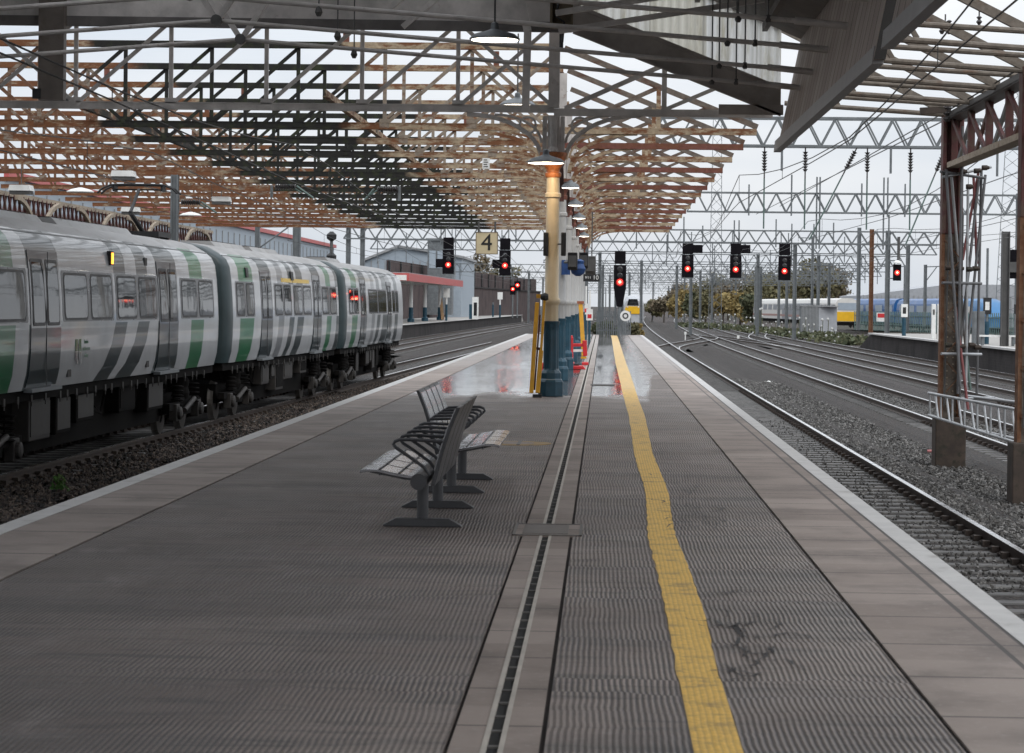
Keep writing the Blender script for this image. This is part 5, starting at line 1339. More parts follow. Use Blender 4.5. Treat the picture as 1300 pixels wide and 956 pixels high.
for (px, py, Y, l) in ((102, 243, 74, 'pale dish lamp under the left roof at the top of the red arcade'), (242, 273, 92, 'pale dish lamp under the left roof, right of the pantograph')):
    p = at(px, py, Y); t = thing('dish_lamp', tuple(p), l, 'lamp', 'unlit dish lamps under the left roof')
    MB().lathe([(.42, -.03), (.42, 0), (.3, .06), (.05, .12)], tuple(p), 20).build('lamp_shade', M['white'], t); MB().tube((p.x, Y, p.z + .1), (p.x, Y, BC), .015, 6).build('rod', M['dark_iron'], t)
p = at(617, 207, 60); t = thing('notice_plate', tuple(p), 'small white notice plate hanging on a rod under the roof', 'notice')
MB().box(p.x - .09, p.x + .09, 60, 60.02, p.z - .14, p.z + .14).build('plate', M['white'], t)
m = MB()
for k in range(4): m.box(p.x - .06, p.x + .05 - .02 * (k % 2), 59.995, 59.999, p.z - .1 + k * .055, p.z - .075 + k * .055)
m.build('print', M['dark_iron'], t); MB().tube((p.x, 60.03, p.z + .1), (p.x, 60.03, BC), .012, 5).build('rod', M['dark_iron'], t)

# ------------------------------------------------------------------ barriers leaning by the columns
def plank(mb, p, q, w, h): mb.bar(p, q, w, h, up=(0, 1, 0))
t = thing('folding_barrier', (-1.3, 43.3, 0), 'yellow ochre folding barrier leaning against the nearest column', 'barrier')
f0, f1 = at(676, 497, 43.1), at(687, 400, 43.35); f2, f3 = at(686, 497, 43.1), at(692, 400, 43.35)
MB().bar(at(674.5, 499, 43.05), at(682, 384, 43.35), .05, .075, up=(1, 0, 0)).build('board', M['yellow'], t, bevel=.008)
MB().bar(at(682.5, 499, 43.05), at(687, 445, 43.2), .05, .08, up=(1, 0, 0)).bar(at(687, 445, 43.2), at(691.5, 378, 43.4), .05, .045, up=(1, 0, 0)).build('board', M['yellow'], t, bevel=.008)
MB().bar(at(678.5, 495, 43.1), at(685.5, 400, 43.4), .02, .03, up=(1, 0, 0)).bar(at(676, 442, 43.25), at(687, 443, 43.25), .03, .05).build('inner_board', M['maroon'], t)
MB().cbox(at(682, 503, 43.05), (.16, .1, .07)).build('foot', M['black'], t)
MB().lathe([(.05, -.08), (.08, 0), (.05, .06)], tuple(at(692, 377, 43.4)), 10, axis='x').build('clip', M['black'], t)
MB().bar(at(681, 376, 43.4), at(691, 376, 43.4), .05, .07).build('handle', M['yellow'], t)
Y = 69
t = thing('folding_barrier', tuple(at(739, 454, Y)), 'yellow board leaning upright behind the red plastic barrier', 'barrier')
MB().bar(at(741, 452, Y), at(737, 386, Y + .3), .12, .05, up=(0, 1, 0)).build('board', M['yellow'], t, bevel=.01)
MB().cbox(at(737, 384, Y + .3), (.2, .1, .08)).build('top_clip', paint('rusty_clip', (.3, .1, .05), .6), t); MB().cbox(at(741, 454, Y), (.16, .14, .06)).build('foot', M['yellow'], t)
Y = 67
t = thing('plastic_barrier', tuple(at(733, 456, Y)), 'red plastic barrier standing between the columns', 'barrier')
m = MB()
for (p, q) in (((725, 456), (725, 428)), ((743, 452), (742, 432))): m.bar(at(*p, Y), at(*q, Y), .12, .14, up=(0, 1, 0))
m.bar(at(723, 438, Y), at(744, 438, Y), .1, .09).bar(at(726, 429, Y), at(725, 426, Y), .1, .08)
m.build('frame', M['redp'], t, bevel=.02)
MB().bar(at(726, 445, Y), at(743, 445, Y), .05, .07).build('white_rail', M['white'], t)
for q in (725, 743):
    p = at(q, 457, Y); MB().cbox((p.x, Y, .04), (.18, .6, .08)).build('foot', M['redp'], t, bevel=.02)
p = at(734, 467, 62.5)
t = thing('barrier_base', (p.x, 62.5, 0), 'flat red rubber barrier base lying on the platform near the columns', 'barrier base')
MB().prism([(p.x - .3, 0), (p.x + .2, 0), (p.x + .13, .09), (p.x - .22, .09)], 62.2, 62.9).build('slab', M['redp'], t, bevel=.015)
MB().cbox((p.x - .05, 62.5, .11), (.14, .14, .05)).build('socket', M['black'], t)
p = at(692, 465, 64)
t = thing('barrier_base', (p.x, 64, 0), 'small red barrier base left of the columns', 'barrier base')
MB().prism([(p.x - .15, 0), (p.x + .25, 0), (p.x + .2, .12), (p.x - .1, .12)], 63.8, 64.2).build('slab', M['redp'], t, bevel=.015)
# teal posts with notices at the far end of the columns
for (px, Y, top, lab) in ((748.5, 118, 395, 'teal post carrying a small notice beyond the last column'), (744, 124, 388, 'slim teal post behind the last column')):
    a = at(px, top, Y); t = thing('sign_post', (a.x, Y, 0), lab, 'sign post')
    MB().tube((a.x, Y, 0), (a.x, Y, 1.4), .06, 10).build('lower_post', M['col_teal'], t); MB().tube((a.x, Y, 1.4), (a.x, Y, a.z + 1), .05, 10).build('upper_post', M['white'], t)
    MB().box(a.x - .16, a.x + .16, Y - .08, Y - .06, a.z - .45, a.z + .1).build('notice', M['white'], t); MB().box(a.x - .1, a.x + .1, Y - .085, Y - .081, a.z - .35, a.z - .15).build('print', M['redp'], t)
# ------------------------------------------------------------------ foliage helper
def leafmat(name, cols):
    n = NT(name); w = n.n.new('ShaderNodeTexWhiteNoise'); w.noise_dimensions = '3D'
    oi = n.n.new('ShaderNodeObjectInfo')
    v = n.noise(.6, 3); v2 = n.noise(3.1, 3)
    c = n.mix(n.ramp(v, .4, .6), cols[0], cols[1]); c = n.mix(n.ramp(v2, .45, .65), c, cols[2])
    return n.out(c, .7, 0, .2)
M['leaf_green'] = leafmat('dark_green_leaves', [(.07, .085, .05), (.09, .1, .055), (.11, .105, .06)])
M['leaf_olive'] = leafmat('olive_autumn_leaves', [(.13, .12, .065), (.17, .145, .075), (.11, .11, .06)])
M['leaf_yellow'] = leafmat('yellow_autumn_leaves', [(.25, .185, .075), (.3, .22, .085), (.18, .155, .075)])
M['leaf_brown'] = leafmat('brown_autumn_leaves', [(.15, .12, .085), (.18, .14, .095), (.13, .12, .075)])
M['leaf_fresh'] = leafmat('fresh_green_leaves', [(.05, .13, .03), (.07, .17, .04), (.1, .16, .05)])
M['bark'] = paint('dark_bark', (.06, .05, .042), .85, .3, 4)
def crown(centers, n, size, flat=1.0):
    V = []; Fc = []; off = 0
    tot = sum(c[3] ** 2 for c in centers)
    for (cx, cy, cz, r) in centers:
        k = max(20, int(n * r * r / tot))
        p = rng.normal(size=(k, 3)); p /= np.linalg.norm(p, axis=1)[:, None]
        rad = r * (.45 + .65 * rng.random(k) ** .6); p = p * rad[:, None] * np.array([1, 1, .8 * flat]) + np.array([cx, cy, cz])
        a = rng.normal(size=(k, 3)); a /= np.linalg.norm(a, axis=1)[:, None]; b = np.cross(a, rng.normal(size=(k, 3))); b /= np.linalg.norm(b, axis=1)[:, None]
        s = (size * (.5 + rng.random(k)))[:, None]
        q = np.stack([p - a * s, p + b * s * .6, p + a * s, p - b * s * .6], 1).reshape(-1, 3)
        V.append(q); Fc.append(np.arange(4 * k).reshape(-1, 4) + off); off += 4 * k
    return np.concatenate(V), np.concatenate(Fc)
def tree(name, x, y, z0, h, r, leaf, label, group, n=2600, size=.28, cat='tree', lobes=9, trunk=True):
    t = thing(name, (x, y, z0), label, cat, group)
    rr = random.Random(int(abs(x * 31 + y * 17)) + 1)
    cs = []
    for i in range(lobes):
        a = rr.uniform(0, 2 * PI); q = rr.uniform(.1, .8); zz = rr.uniform(.32, .88)
        cs.append((x + math.cos(a) * r * q * (1.15 - .6 * zz), y + math.sin(a) * r * q, z0 + h * zz, r * rr.uniform(.3, .52)))
    cs.append((x, y, z0 + h * .6, r * .5))
    if trunk:
        m = MB(); m.tube((x, y, z0), (x + r * .05, y, z0 + h * .5), r * .06, 8, r * .035)
        for c in cs: m.tube((x + r * .03, y, z0 + h * .35), (c[0], c[1], c[2]), r * .03, 5, r * .008)
        m.build('trunk', M['bark'], t)
    V, Fc = crown(cs, n, size)
    me = bpy.data.meshes.new('crown'); me.from_pydata((V - np.array([x, y, z0])).tolist(), [], Fc.tolist()); me.materials.append(leaf)
    o = bpy.data.objects.new('crown', me); COL.objects.link(o); o.parent = t
def px_tree(px, pt, Y, r, leaf, label, group, z0=GZ, **k):
    a = at(px, pt, Y); tree(k.pop('name', 'tree'), a.x, Y, z0, a.z - z0, r, leaf, label, group, **k)
TG = 'autumn trees beyond the tracks'
T = [(1035, 332, 480, 6.5, 'leaf_olive', 'tall olive autumn tree behind the yellow-nosed train'), (1010, 344, 520, 6, 'leaf_brown', 'brown autumn tree left of the tall olive tree'), (1058, 340, 500, 5.5, 'leaf_brown', 'brownish tree at the right end of the tree line'),
     (985, 346, 470, 5.5, 'leaf_olive', 'rounded olive tree behind the rightmost hanging signal'), (960, 348, 500, 6.5, 'leaf_olive', 'olive tree in the tree line behind the thick mast'), (942, 335, 620, 8, 'leaf_brown', 'pale brown distant tree above the middle hanging signal'),
     (925, 356, 540, 5.5, 'leaf_brown', 'low brown tree left of the thick grey mast'), (905, 355, 560, 6, 'leaf_olive', 'olive tree left of the middle hanging signal'), (882, 358, 600, 6.5, 'leaf_yellow', 'yellowish tree below the leftmost hanging signal'), (860, 362, 640, 6, 'leaf_brown', 'distant brown tree at the left end of the tree line')]
for px, pt, Y, r, lf, lb_ in T: px_tree(px, pt, Y, r, M[lf], lb_, TG, n=2100, size=.38)
S_ = [(940, 368, 380, 3.4, 'leaf_yellow', 'broad yellow shrub, left of the corrugated cabin'), (918, 370, 390, 3.2, 'leaf_yellow', 'bright yellow shrub under the middle hanging signal'), (958, 374, 370, 2.6, 'leaf_green', 'green shrub at the foot of the thick grey mast'), (896, 372, 410, 3, 'leaf_olive', 'olive shrub beside the curving tracks'),
      (876, 372, 420, 2.8, 'leaf_green', 'dark green shrub beside the curving tracks'), (859, 371, 430, 2.6, 'leaf_yellow', 'orange-yellow shrub left of the dark green one'), (843, 376, 440, 2.6, 'leaf_brown', 'dark brown shrub nearest the distant yellow-nosed train'), (828, 380, 460, 2.4, 'leaf_olive', 'low olive shrub right of the distant yellow-nosed train')]
for px, pt, Y, r, lf, lb_ in S_: px_tree(px, pt, Y, r, M[lf], lb_, 'shrubs beside the curving tracks', name='shrub', cat='shrub', n=1300, size=.3, lobes=7)
# scrub at the platform end
for px, pt, Y, r, lf, lb_ in ((806, 402, 141, .5, 'leaf_olive', 'yellow-green bush at the platform end beside the round sign'), (813, 405, 143, .45, 'leaf_yellow', 'yellow bush at the right corner of the platform end'), (778, 402, 141, .7, 'leaf_green', 'dark green bush behind the platform end fence'), (763, 404, 140, .7, 'leaf_green', 'green bush at the platform end near the column row')):
    px_tree(px, pt, Y, r, M[lf], lb_, 'bushes at the platform end', name='bush', cat='bush', n=700, size=.09, lobes=7)
# white headed weeds beside the far tracks
rw = random.Random(5)
M['seed'] = paint('white_seed_head', (.5, .5, .48), .8, .1)
proto = None
for i in range(0, 26, 2):
    px = 868 + 197 * (i / 25) ** .8 + rw.uniform(-3, 3); Y = 345 - 165 * (i / 25) ** .7; p = at(px, 400, Y); p.z = GZ
    if proto is None:
        t = thing('white_headed_weed', (p.x, Y, GZ), 'white-headed weed stems standing beside the far tracks', 'weed', 'white-headed weeds beside the far tracks')
        m = MB()
        for k in range(5):
            x = p.x + rw.uniform(-.45, .45); yy = Y + rw.uniform(-.4, .4); hh = rw.uniform(.5, 1.9); m.tube((x, yy, GZ), (x + rw.uniform(-.1, .1), yy, GZ + hh), .025, 5)
            MB().lathe([(.03, -.09), (.09, -.02), (.08, .06), (.02, .1)], (x, yy, GZ + hh), 7).build('seed_head', M['seed'], t)
        m.build('stem', M['leaf_green'], t); proto = t
    else:
        o = copy_tree(proto); o.location = (p.x, Y, GZ); o.rotation_euler.z = rw.uniform(0, 6); s = rw.uniform(.75, 1.3); o.scale = (s, s, s * rw.uniform(.8, 1.25))
# low green ground cover by the far tracks
V, Fc = crown([(at(px, 400, Y).x + dx, Y, GZ + .2, 1.6) for px, Y in [(870 + 12 * k, 340 - 9 * k) for k in range(17)] for dx in (0, 2)], 9000, .22, .4)
me = bpy.data.meshes.new('weed_cover'); me.from_pydata(V.tolist(), [], Fc.tolist()); me.materials.append(M['leaf_green']); o = bpy.data.objects.new('weed_cover', me); COL.objects.link(o)
tag(o, 'low green weeds along the verge beside the far tracks', 'weeds', kind='stuff')
# small weed by the left rail
p = at(75, 603, 35.2); p.z = GZ
t = thing('small_weed', tuple(p), 'small fresh green weed growing by the rail below the nearest carriage', 'weed')
V, Fc = crown([(p.x + dx, p.y, GZ + z, .09) for dx, z in ((0, .1), (.03, .2), (-.04, .22), (.02, .32), (.06, .15))], 260, .028)
me = bpy.data.meshes.new('leaves'); me.from_pydata((V - np.array(p)).tolist(), [], Fc.tolist()); me.materials.append(M['leaf_fresh']); o = bpy.data.objects.new('leaves', me); COL.objects.link(o); o.parent = t
MB().tube((p.x, p.y, GZ), (p.x, p.y, GZ + .35), .006, 5).build('stem', M['leaf_fresh'], t)

# ------------------------------------------------------------------ far left: second platform, wall, sheds
pe = [(-16.2, 150), (-15.3, 190), (-13.9, 300), (-13.0, 385)]
poly = [(x, y) for x, y in pe] + [(x - 6.5, y) for x, y in pe[::-1]]
o = MB().prism(poly, GZ - .05, -.02, plane='xy').build('platform_far_left', M['brickd']); tag(o, kind='structure')
MB().prism(poly, -.02, 0, plane='xy').build('surface', M['concrete'], o)
m = MB()
for (a, b) in zip(pe, pe[1:]): m.bar((a[0] + .02, a[1], .0), (b[0] + .02, b[1], .0), .35, .05)
m.build('edge_line', M['wline'], o)
MB().prism([(385, -.02), (396, GZ), (385, GZ)], -19.5, -13.0, plane='yz').build('end_ramp', M['concrete'], o)
# brick retaining wall with a panelled fence above it
wl = [(-27, 110), (-23.6, 200), (-20.4, 290), (-16.2, 370), (-11.5, 430)]
t = thing('retaining_wall', (-20, 290, GZ), 'dark purple brick retaining wall behind the far left platform', 'wall')
m = MB(); lg = MB()
for (a, b) in zip(wl, wl[1:]): m.bar((a[0], a[1], 1.35), (b[0], b[1], 1.35), .6, 5.1); lg.bar((a[0], a[1], 3.98), (b[0], b[1], 3.98), .9, .2)
m.build('brickwork', M['brick'], t); lg.build('coping', M['brickd'], t)
t2 = thing('panel_fence', (-22, 290, 4), 'dark panelled parapet with black posts above the brick retaining wall', 'fence')
m = MB(); ps = MB()
for (a, b) in zip([(-21.8, 250)] + wl[2:], wl[2:]):
    m.bar((a[0] - .6, a[1], 5.0), (b[0] - .6, b[1], 5.0), .25, 2.3)
    n = max(2, int((b[1] - a[1]) / 9))
    for k in range(n):
        x = a[0] + (b[0] - a[0]) * k / n; y = a[1] + (b[1] - a[1]) * k / n; MB().box(x - .5, x - .3, y - .25, y + .25, 3.9, 6.1).build('post', M['black'], t2)
m.build('panels', M['brick'], t2)
# red canopy on that platform
a, b = at(508, 356, 205), at(590, 368, 300)
t = thing('platform_canopy', (a.x, 205, 3), 'small canopy with a red fascia on the far left platform', 'canopy')
y0, y1 = 192, 252; xa = lambda y: -15.6 + (y - 190) * .014
zt_ = lambda y: 3.75
m = MB().bar((xa(y0), y0, 3.75), (xa(y1), y1, 3.75), .15, .62); m.bar((xa(y0), y0 - .0, 3.75), (xa(y0) - 5, y0, 3.75), .15, .62).build('fascia', M['redfascia'], t)
MB().prism([(xa(y0), y0), (xa(y1), y1), (xa(y1) - 5, y1), (xa(y0) - 5, y0)], 4.05, 4.12, plane='xy').build('roof', M['shed_roof'], t)
m = MB()
for k in range(26):
    y = y0 + (y1 - y0) * k / 25; m.prism([(xa(y) - .1, 3.48), (xa(y) - .16, 3.48), (xa(y) - 4.9, 3.6), (xa(y) - 4.9, 3.9), (xa(y) - .1, 3.9)], y - .12, y + .12)
m.build('ribs', M['white'], t)
for y in (200, 212, 226, 243):
    c = MB().lathe([(.17, 1.3), (.15, 3.3), (.3, 3.6)], (xa(y) - 1.6, y, 0), 10).build('pillar', M['white'], t)
    MB().lathe([(.32, 0), (.32, .3), (.2, .4), (.2, 1.3)], (xa(y) - 1.6, y, 0), 10).build('pillar_base', M['col_teal'], c)
p = at(551, 413, 243); t = thing('wood_board', (p.x + .8, 243, 0), 'light wooden board leaning on a far left platform pillar', 'board')
MB().bar((p.x + .9, 242.6, .05), (p.x + .65, 243, 2.2), .3, .06, up=(0, 1, 0)).build('board', paint('bare_wood', (.35, .22, .12), .7), t)
for (px, Y, tp, kind, lab) in ((567, 235, 366, 0, 'teal and white sign post at the front of the far left platform canopy'), (601, 262, 377, 1, 'white and teal help point on the far left platform'), (635, 300, 371, 0, 'teal post with a pale notice near the end of the far left platform'), (626, 310, 384, 2, 'thin pale post left of the notice post on the far left platform')):
    a = at(px, tp, Y); t = thing('sign_post' if kind != 1 else 'help_point', (a.x, Y, 0), lab, 'sign post' if kind != 1 else 'help point')
    if kind == 1:
        MB().box(a.x - .12, a.x + .55, Y, Y + .4, 0, a.z).build('case', M['white'], t); MB().box(a.x - .45, a.x - .14, Y + .05, Y + .35, 0, a.z - .8).build('side', M['col_teal'], t); MB().box(a.x + .05, a.x + .4, Y - .02, Y - .005, .4, a.z - .6).build('screen', M['lens_off'], t)
    else:
        MB().tube((a.x, Y, 0), (a.x, Y, 1.6), .11, 8).build('lower_post', M['col_teal'], t); MB().tube((a.x, Y, 1.6), (a.x, Y, a.z), .09, 8).build('upper_post', M['white'] if kind == 0 else M['galv'], t)
        if kind == 0: MB().box(a.x - .32, a.x + .32, Y - .15, Y - .12, a.z - .9, a.z).build('notice', M['white'], t)
# pale sheds beyond the wall
t = thing('long_shed', (-30, 130, GZ), 'long pale blue-grey shed with a red roof edge behind the train', 'shed')
MB().prism([(-30, GZ), (-30, 7.7), (-44, 9.7), (-58, 7.7), (-58, GZ)], 120, 268).build('walls', M['shed_light'], t)
MB().box(-30.0, -29.75, 119.8, 268.2, 7.7, 8.05).build('roof_edge', M['redfascia'], t)
m = MB()
for k in range(50): m.box(-29.99, -29.93, 120 + k * 3, 120.12 + k * 3, GZ, 7.2)
m.box(-30, -29.9, 120, 268, 5.3, 5.45).build('cladding_rib', M['shed_roof'], t)
t = thing('pitched_shed', (-26, 330, GZ), 'pale shed with a low pitched roof above the brick wall', 'shed')
x0, x1 = at(462, 330, 300).x, at(586, 330, 300).x; xm = x0 + (x1 - x0) * .35
MB().prism([(x0, GZ), (x0, 6.8), (xm, 8.6), (x1, 7.4), (x1, GZ)], 300, 330).build('walls', M['shed_light'], t)
MB().prism([(x0 - .3, 6.7), (xm, 8.6), (x1 + .3, 7.3), (x1 + .3, 7.6), (xm, 8.9), (x0 - .3, 7.0)], 299.5, 331).build('roof', M['shed_roof'], t)
m = MB()
for k in range(14): m.box(x0 + (x1 - x0) * k / 14, x0 + (x1 - x0) * k / 14 + .12, 299.9, 299.98, 4, 6.9)
m.build('cladding_rib', M['shed_roof'], t)
p = at(421, 300, 150); x, zz = p.x, p.z
t = thing('semaphore_lamp', (x, 150, GZ), 'dark round-headed signal post above the train roof', 'signal post')
MB().tube((x, 150, GZ), (x, 150, zz), .1, 8).build('post', M['dark_iron'], t)
for dz in (0, -1.3): MB().lathe([(.1, -.3), (.3, -.15), (.32, .1), (.1, .3)], (x, 150, zz + dz), 12).build('head', M['black'], t)
t = thing('signal_box', (at(556, 320, 280).x, 280, GZ), 'dark timber lookout cabin with pale windows above the brick wall', 'cabin')
a, b = at(543, 305, 280), at(574, 345, 280)
MB().box(a.x, b.x, 280, 283, b.z - 5, a.z).build('walls', M['galv_d'], t); m = MB()
for k in range(3): m.box(a.x + .2 + k * .95, a.x + .95 + k * .95, 279.95, 279.99, b.z + .4, a.z - 1.2)
m.build('windows', M['shed_light'], t); MB().box(a.x - .2, b.x + .2, 279.7, 283.2, a.z, a.z + .25).build('roof', M['shed_roof'], t)
px_tree(608, 318, 400, 3.5, M['leaf_brown'], 'pale brown bush showing above the brick wall beside the number 4 sign', TG, z0=3, name='bush', cat='bush', n=900, size=.3)
px_tree(640, 333, 410, 3.2, M['leaf_olive'], 'olive bush above the brick wall under the right number 4 signal', TG, z0=3, name='bush', cat='bush', n=900, size=.3)

# ------------------------------------------------------------------ far right platform and what stands on it
pr = [(17.55, 30), (17.55, 100), (17.9, 150), (18.1, 164)]
o = MB().prism([p for p in pr] + [(x + 8, y) for x, y in pr[::-1]], GZ - .05, -.02, plane='xy').build('platform_far_right', M['brickd']); tag(o, kind='structure')
MB().prism([(a + .3, b) for a, b in pr] + [(x + 8, y) for x, y in pr[::-1]], -.02, .0, plane='xy').build('surface', M['concrete'], o)
m = MB()
for (a, b) in zip(pr, pr[1:]): m.bar((a[0], a[1], -.02), (b[0], b[1], -.02), .45, .09)
m.build('edge_line', M['wline'], o)
MB().prism([(164, 0), (173, GZ), (164, GZ)], 18.1, 26, plane='yz').build('end_ramp', M['brickd'], o)
# palisade fence
xa_, xb_ = at(1085, 410, 200).x, at(1300, 410, 165).x
t = thing('palisade_fence', (xa_, 200, 0), 'grey-green palisade fence behind the far right platform', 'fence')
n = 95; m = MB()
for k in range(n):
    u = k / (n - 1); x = xa_ + (xb_ - xa_) * u; y = 200 - 35 * u; m.box(x - .035, x + .035, y - .02, y + .02, -.1, 1.45)
m.build('pales', M['fence_green'], t)
MB().bar((xa_, 200.05, .4), (xb_, 165.05, .4), .06, .08).bar((xa_, 200.05, 1.1), (xb_, 165.05, 1.1), .06, .08).build('rail', M['fence_green'], t)
x0, x1 = at(758, 410, 139).x, at(800, 410, 139).x
t = thing('palisade_fence', (x0, 138.5, 0), 'pale palisade fence closing the end of the platform', 'fence')
m = MB()
for k in range(17): x = x0 + (x1 - x0) * k / 16; m.box(x - .035, x + .035, 138.2, 138.23, -.2, 1.35)
m.build('pales', M['galv'], t); MB().box(x0, x1, 138.24, 138.28, .2, .28).box(x0, x1, 138.24, 138.28, 1.0, 1.08).build('rail', M['galv'], t)
for (px, Y, tp, kind, lab) in ((1148, 150, 386, 'n', 'teal post with a white running-man style notice on the far right platform'), (1188, 135, 386, 'b', 'pair of white cabinets on the far right platform'), (1119, 178, 397, 'r', 'small red and white notice on the palisade fence'), (1253, 118, 378, 't', 'white and teal post carrying a dark sign near the blue power car'), (1243, 116, 395, 'g', 'grey cabinet in front of the blue power car')):
    a = at(px, tp, Y); t = thing({'n': 'sign_post', 'b': 'cabinet', 'r': 'notice', 't': 'sign_post', 'g': 'cabinet'}[kind], (a.x, Y, 0), lab, {'n': 'sign post', 'b': 'cabinet', 'r': 'notice', 't': 'sign post', 'g': 'cabinet'}[kind])
    if kind in 'nt':
        MB().tube((a.x, Y, 0), (a.x, Y, 1.1), .13, 10).build('lower_post', M['col_teal'], t); MB().tube((a.x, Y, 1.1), (a.x, Y, a.z + 2.4), .06, 8).build('upper_post', M['galv_d'], t)
        MB().box(a.x - .2, a.x + .2, Y - .16, Y - .14, a.z - .8, a.z).build('notice', M['white'] if kind == 'n' else M['black'], t)
        MB().box(a.x - .1, a.x + .1, Y - .165, Y - .161, a.z - .6, a.z - .2).build('print', M['black'] if kind == 'n' else M['white'], t)
    elif kind == 'b':
        for dx in (-.2, .12): MB().box(a.x + dx, a.x + dx + .22, Y, Y + .35, 0, a.z).build('case', M['white'], t, bevel=.01)
        MB().box(a.x - .15, a.x - .05, Y - .012, Y - .004, a.z - .6, a.z - .3).build('door_label', M['dark_iron'], t)
    elif kind == 'g':
        MB().box(a.x - .28, a.x + .28, Y, Y + .4, 0, a.z).build('case', M['galv'], t, bevel=.01); MB().box(a.x - .24, a.x + .24, Y - .014, Y - .004, .15, a.z - .1).build('door', M['galv_d'], t)
    else:
        MB().box(a.x - .35, a.x + .35, Y, Y + .03, a.z - .65, a.z).build('plate', M['white'], t); MB().box(a.x - .28, a.x + .28, Y - .012, Y - .004, a.z - .36, a.z - .06).build('print', M['redp'], t)
a = at(1268, 408, 112)
t = thing('platform_bench', (a.x, 112, 0), 'low white bench on the far right platform near the dark brown post', 'bench')
MB().box(a.x - .9, a.x + .9, 112, 112.45, .42, .5).build('seat', M['white'], t)
for dx in (-.7, .7): MB().box(a.x + dx - .05, a.x + dx + .05, 112.1, 112.4, 0, .42).build('leg', M['galv_d'], t)
a = at(1293, 392, 112); t = thing('letter_sign', (a.x, 112, 0), 'small dark sign with a white letter at the right picture edge', 'sign')
MB().box(a.x - .2, a.x + .3, 112, 112.05, a.z - .25, a.z + .2).build('board', M['black'], t); text('letter', 'M', .28, M['white'], t, (.05, -.01, a.z))
MB().tube((a.x + .05, 112.06, 0), (a.x + .05, 112.06, a.z - .2), .04, 8).build('post', M['galv_d'], t)
a = at(1283, 330, 118); t = thing('dark_signal_box', (a.x, 118, a.z), 'dark boxy signal back on the right gantry mast', 'signal')
MB().box(a.x - .25, a.x + .4, 118, 118.3, a.z - .9, a.z + .5).build('case', M['blackm'], t); MB().box(a.x - .2, a.x + .35, 117.9, 118, a.z - .6, a.z - .1).build('grille', M['dark_iron'], t)
MB().bar((a.x + .2, 118.3, a.z + .2), (a.x + .4, 119.2, a.z + .2), .08, .08).build('bracket', M['galv'], t)

# sheds behind the trains on the right
x0, x1 = at(1095, 380, 310).x, at(1330, 380, 310).x
t = thing('grey_shed', (x0, 310, GZ), 'long low grey shed behind the blue train', 'shed')
xm = at(1205, 360, 310); MB().prism([(x0, -.5), (x0, at(1095, 375, 310).z), (xm.x, at(1205, 361, 310).z), (x1, at(1330, 362, 310).z), (x1, -.5)], 310, 340).build('walls', M['shed_grey'], t)
m = MB()
for k in range(40): x = x0 + (x1 - x0) * k / 40; m.box(x, x + .14, 309.9, 309.97, -.5, 3.4)
m.build('cladding_rib', M['shed_roof'], t)
# rail vehicles on the right: (a, b) = nose end, tail end on the near side
def vehicle(name, label, P, Q, w, body, band, roof, front=None, z0=-.75, h=2.7, nose=0, win=None, nwin=6):
    d = Vector((Q[0] - P[0], Q[1] - P[1], 0)); L = d.length; rz = -math.atan2(d.x, d.y)
    t = thing(name, (P[0], P[1], 0), label, 'train carriage' if name != 'locomotive' else 'locomotive', 'rail vehicles parked at far right', rz)
    sec = [(0, z0), (0.0, z0 + h * .55), (-.08, z0 + h * .78), (-.3, z0 + h * .93), (-.8, z0 + h), (-w + .8, z0 + h), (-w + .3, z0 + h * .93), (-w + .08, z0 + h * .78), (-w, z0 + h * .55), (-w, z0)]
    st = [(0, .0)] if not nose else [(0, .62), (nose * .3, .35), (nose * .65, .12), (nose, 0)]
    st.append((L, 0)); V = []; n = len(sec)
    for s, k in st:
        for (u, z) in sec: V.append(((u + w / 2) * (1 - k * .45) - w / 2, s, z0 + (z - z0) * (1 - k)))
    m = MB(); m.v = V
    for q in range(len(st) - 1):
        for i in range(n - 1): m.f.append((q * n + i, q * n + i + 1, (q + 1) * n + i + 1, (q + 1) * n + i)); m.m.append(1 if 2 <= i <= 6 and not nose or (nose and 3 <= i <= 5) else 0)
    m.f += [tuple(range(n)), tuple(range(len(V) - n, len(V)))]; m.m += [0, 0]
    m.build('body', [body, roof], t, smooth=bool(nose))
    if win is not None:
        s0 = nose * 1.1 + .8
        for k in range(nwin):
            a = s0 + (L - s0 - .6) * k / nwin; MB().box(-.03, .015, a, a + (L - s0 - .6) / nwin * .72, z0 + h * .45, z0 + h * .72).build('window', win, t)
            MB().box(-w - .015, -w + .03, a, a + (L - s0 - .6) / nwin * .72, z0 + h * .45, z0 + h * .72).build('window', win, t)
    if band is not None: MB().box(-.02, .02, nose, L, z0 + h * .14, z0 + h * .24).box(-w - .02, -w + .02, nose, L, z0 + h * .14, z0 + h * .24).build('band', band, t)
    MB().box(-w + .2, -.2, nose * .5, L, z0 - .45, z0).build('underframe', M['under'], t)
    for bs in (nose * .5 + 2.5, L - 2.6):
        b = MB().box(-w + .15, -.15, bs - 1.6, bs + 1.6, z0 - .45, z0 - .05).build('bogie', M['under'], t)
        for q in (-1.2, 1.2): MB().lathe([(.42, 0), (.42, .12)], (-.35, bs + q, z0 - .35), 14, axis='x').lathe([(.42, 0), (.42, .12)], (-w + .25, bs + q, z0 - .35), 14, axis='x').build('wheel', M['wheel'], b)
    if front is not None:
        MB().box(-w + .1, -.1, -.04, -.005, z0 + .05, z0 + h * .42).build('front_panel', front, t)
        MB().box(-w + .3, -.3, -.045, -.005, z0 + h * .5, z0 + h * .8).build('windscreen', M['lens_off'] if nose else M['shed_light'], t)
    return t
M['v_blue'] = paint('bright_blue_carriage_paint', (.014, .09, .26), .35, .12, 1); M['v_blue2'] = paint('light_blue_power_car', (.02, .14, .32), .35, .1, 1)
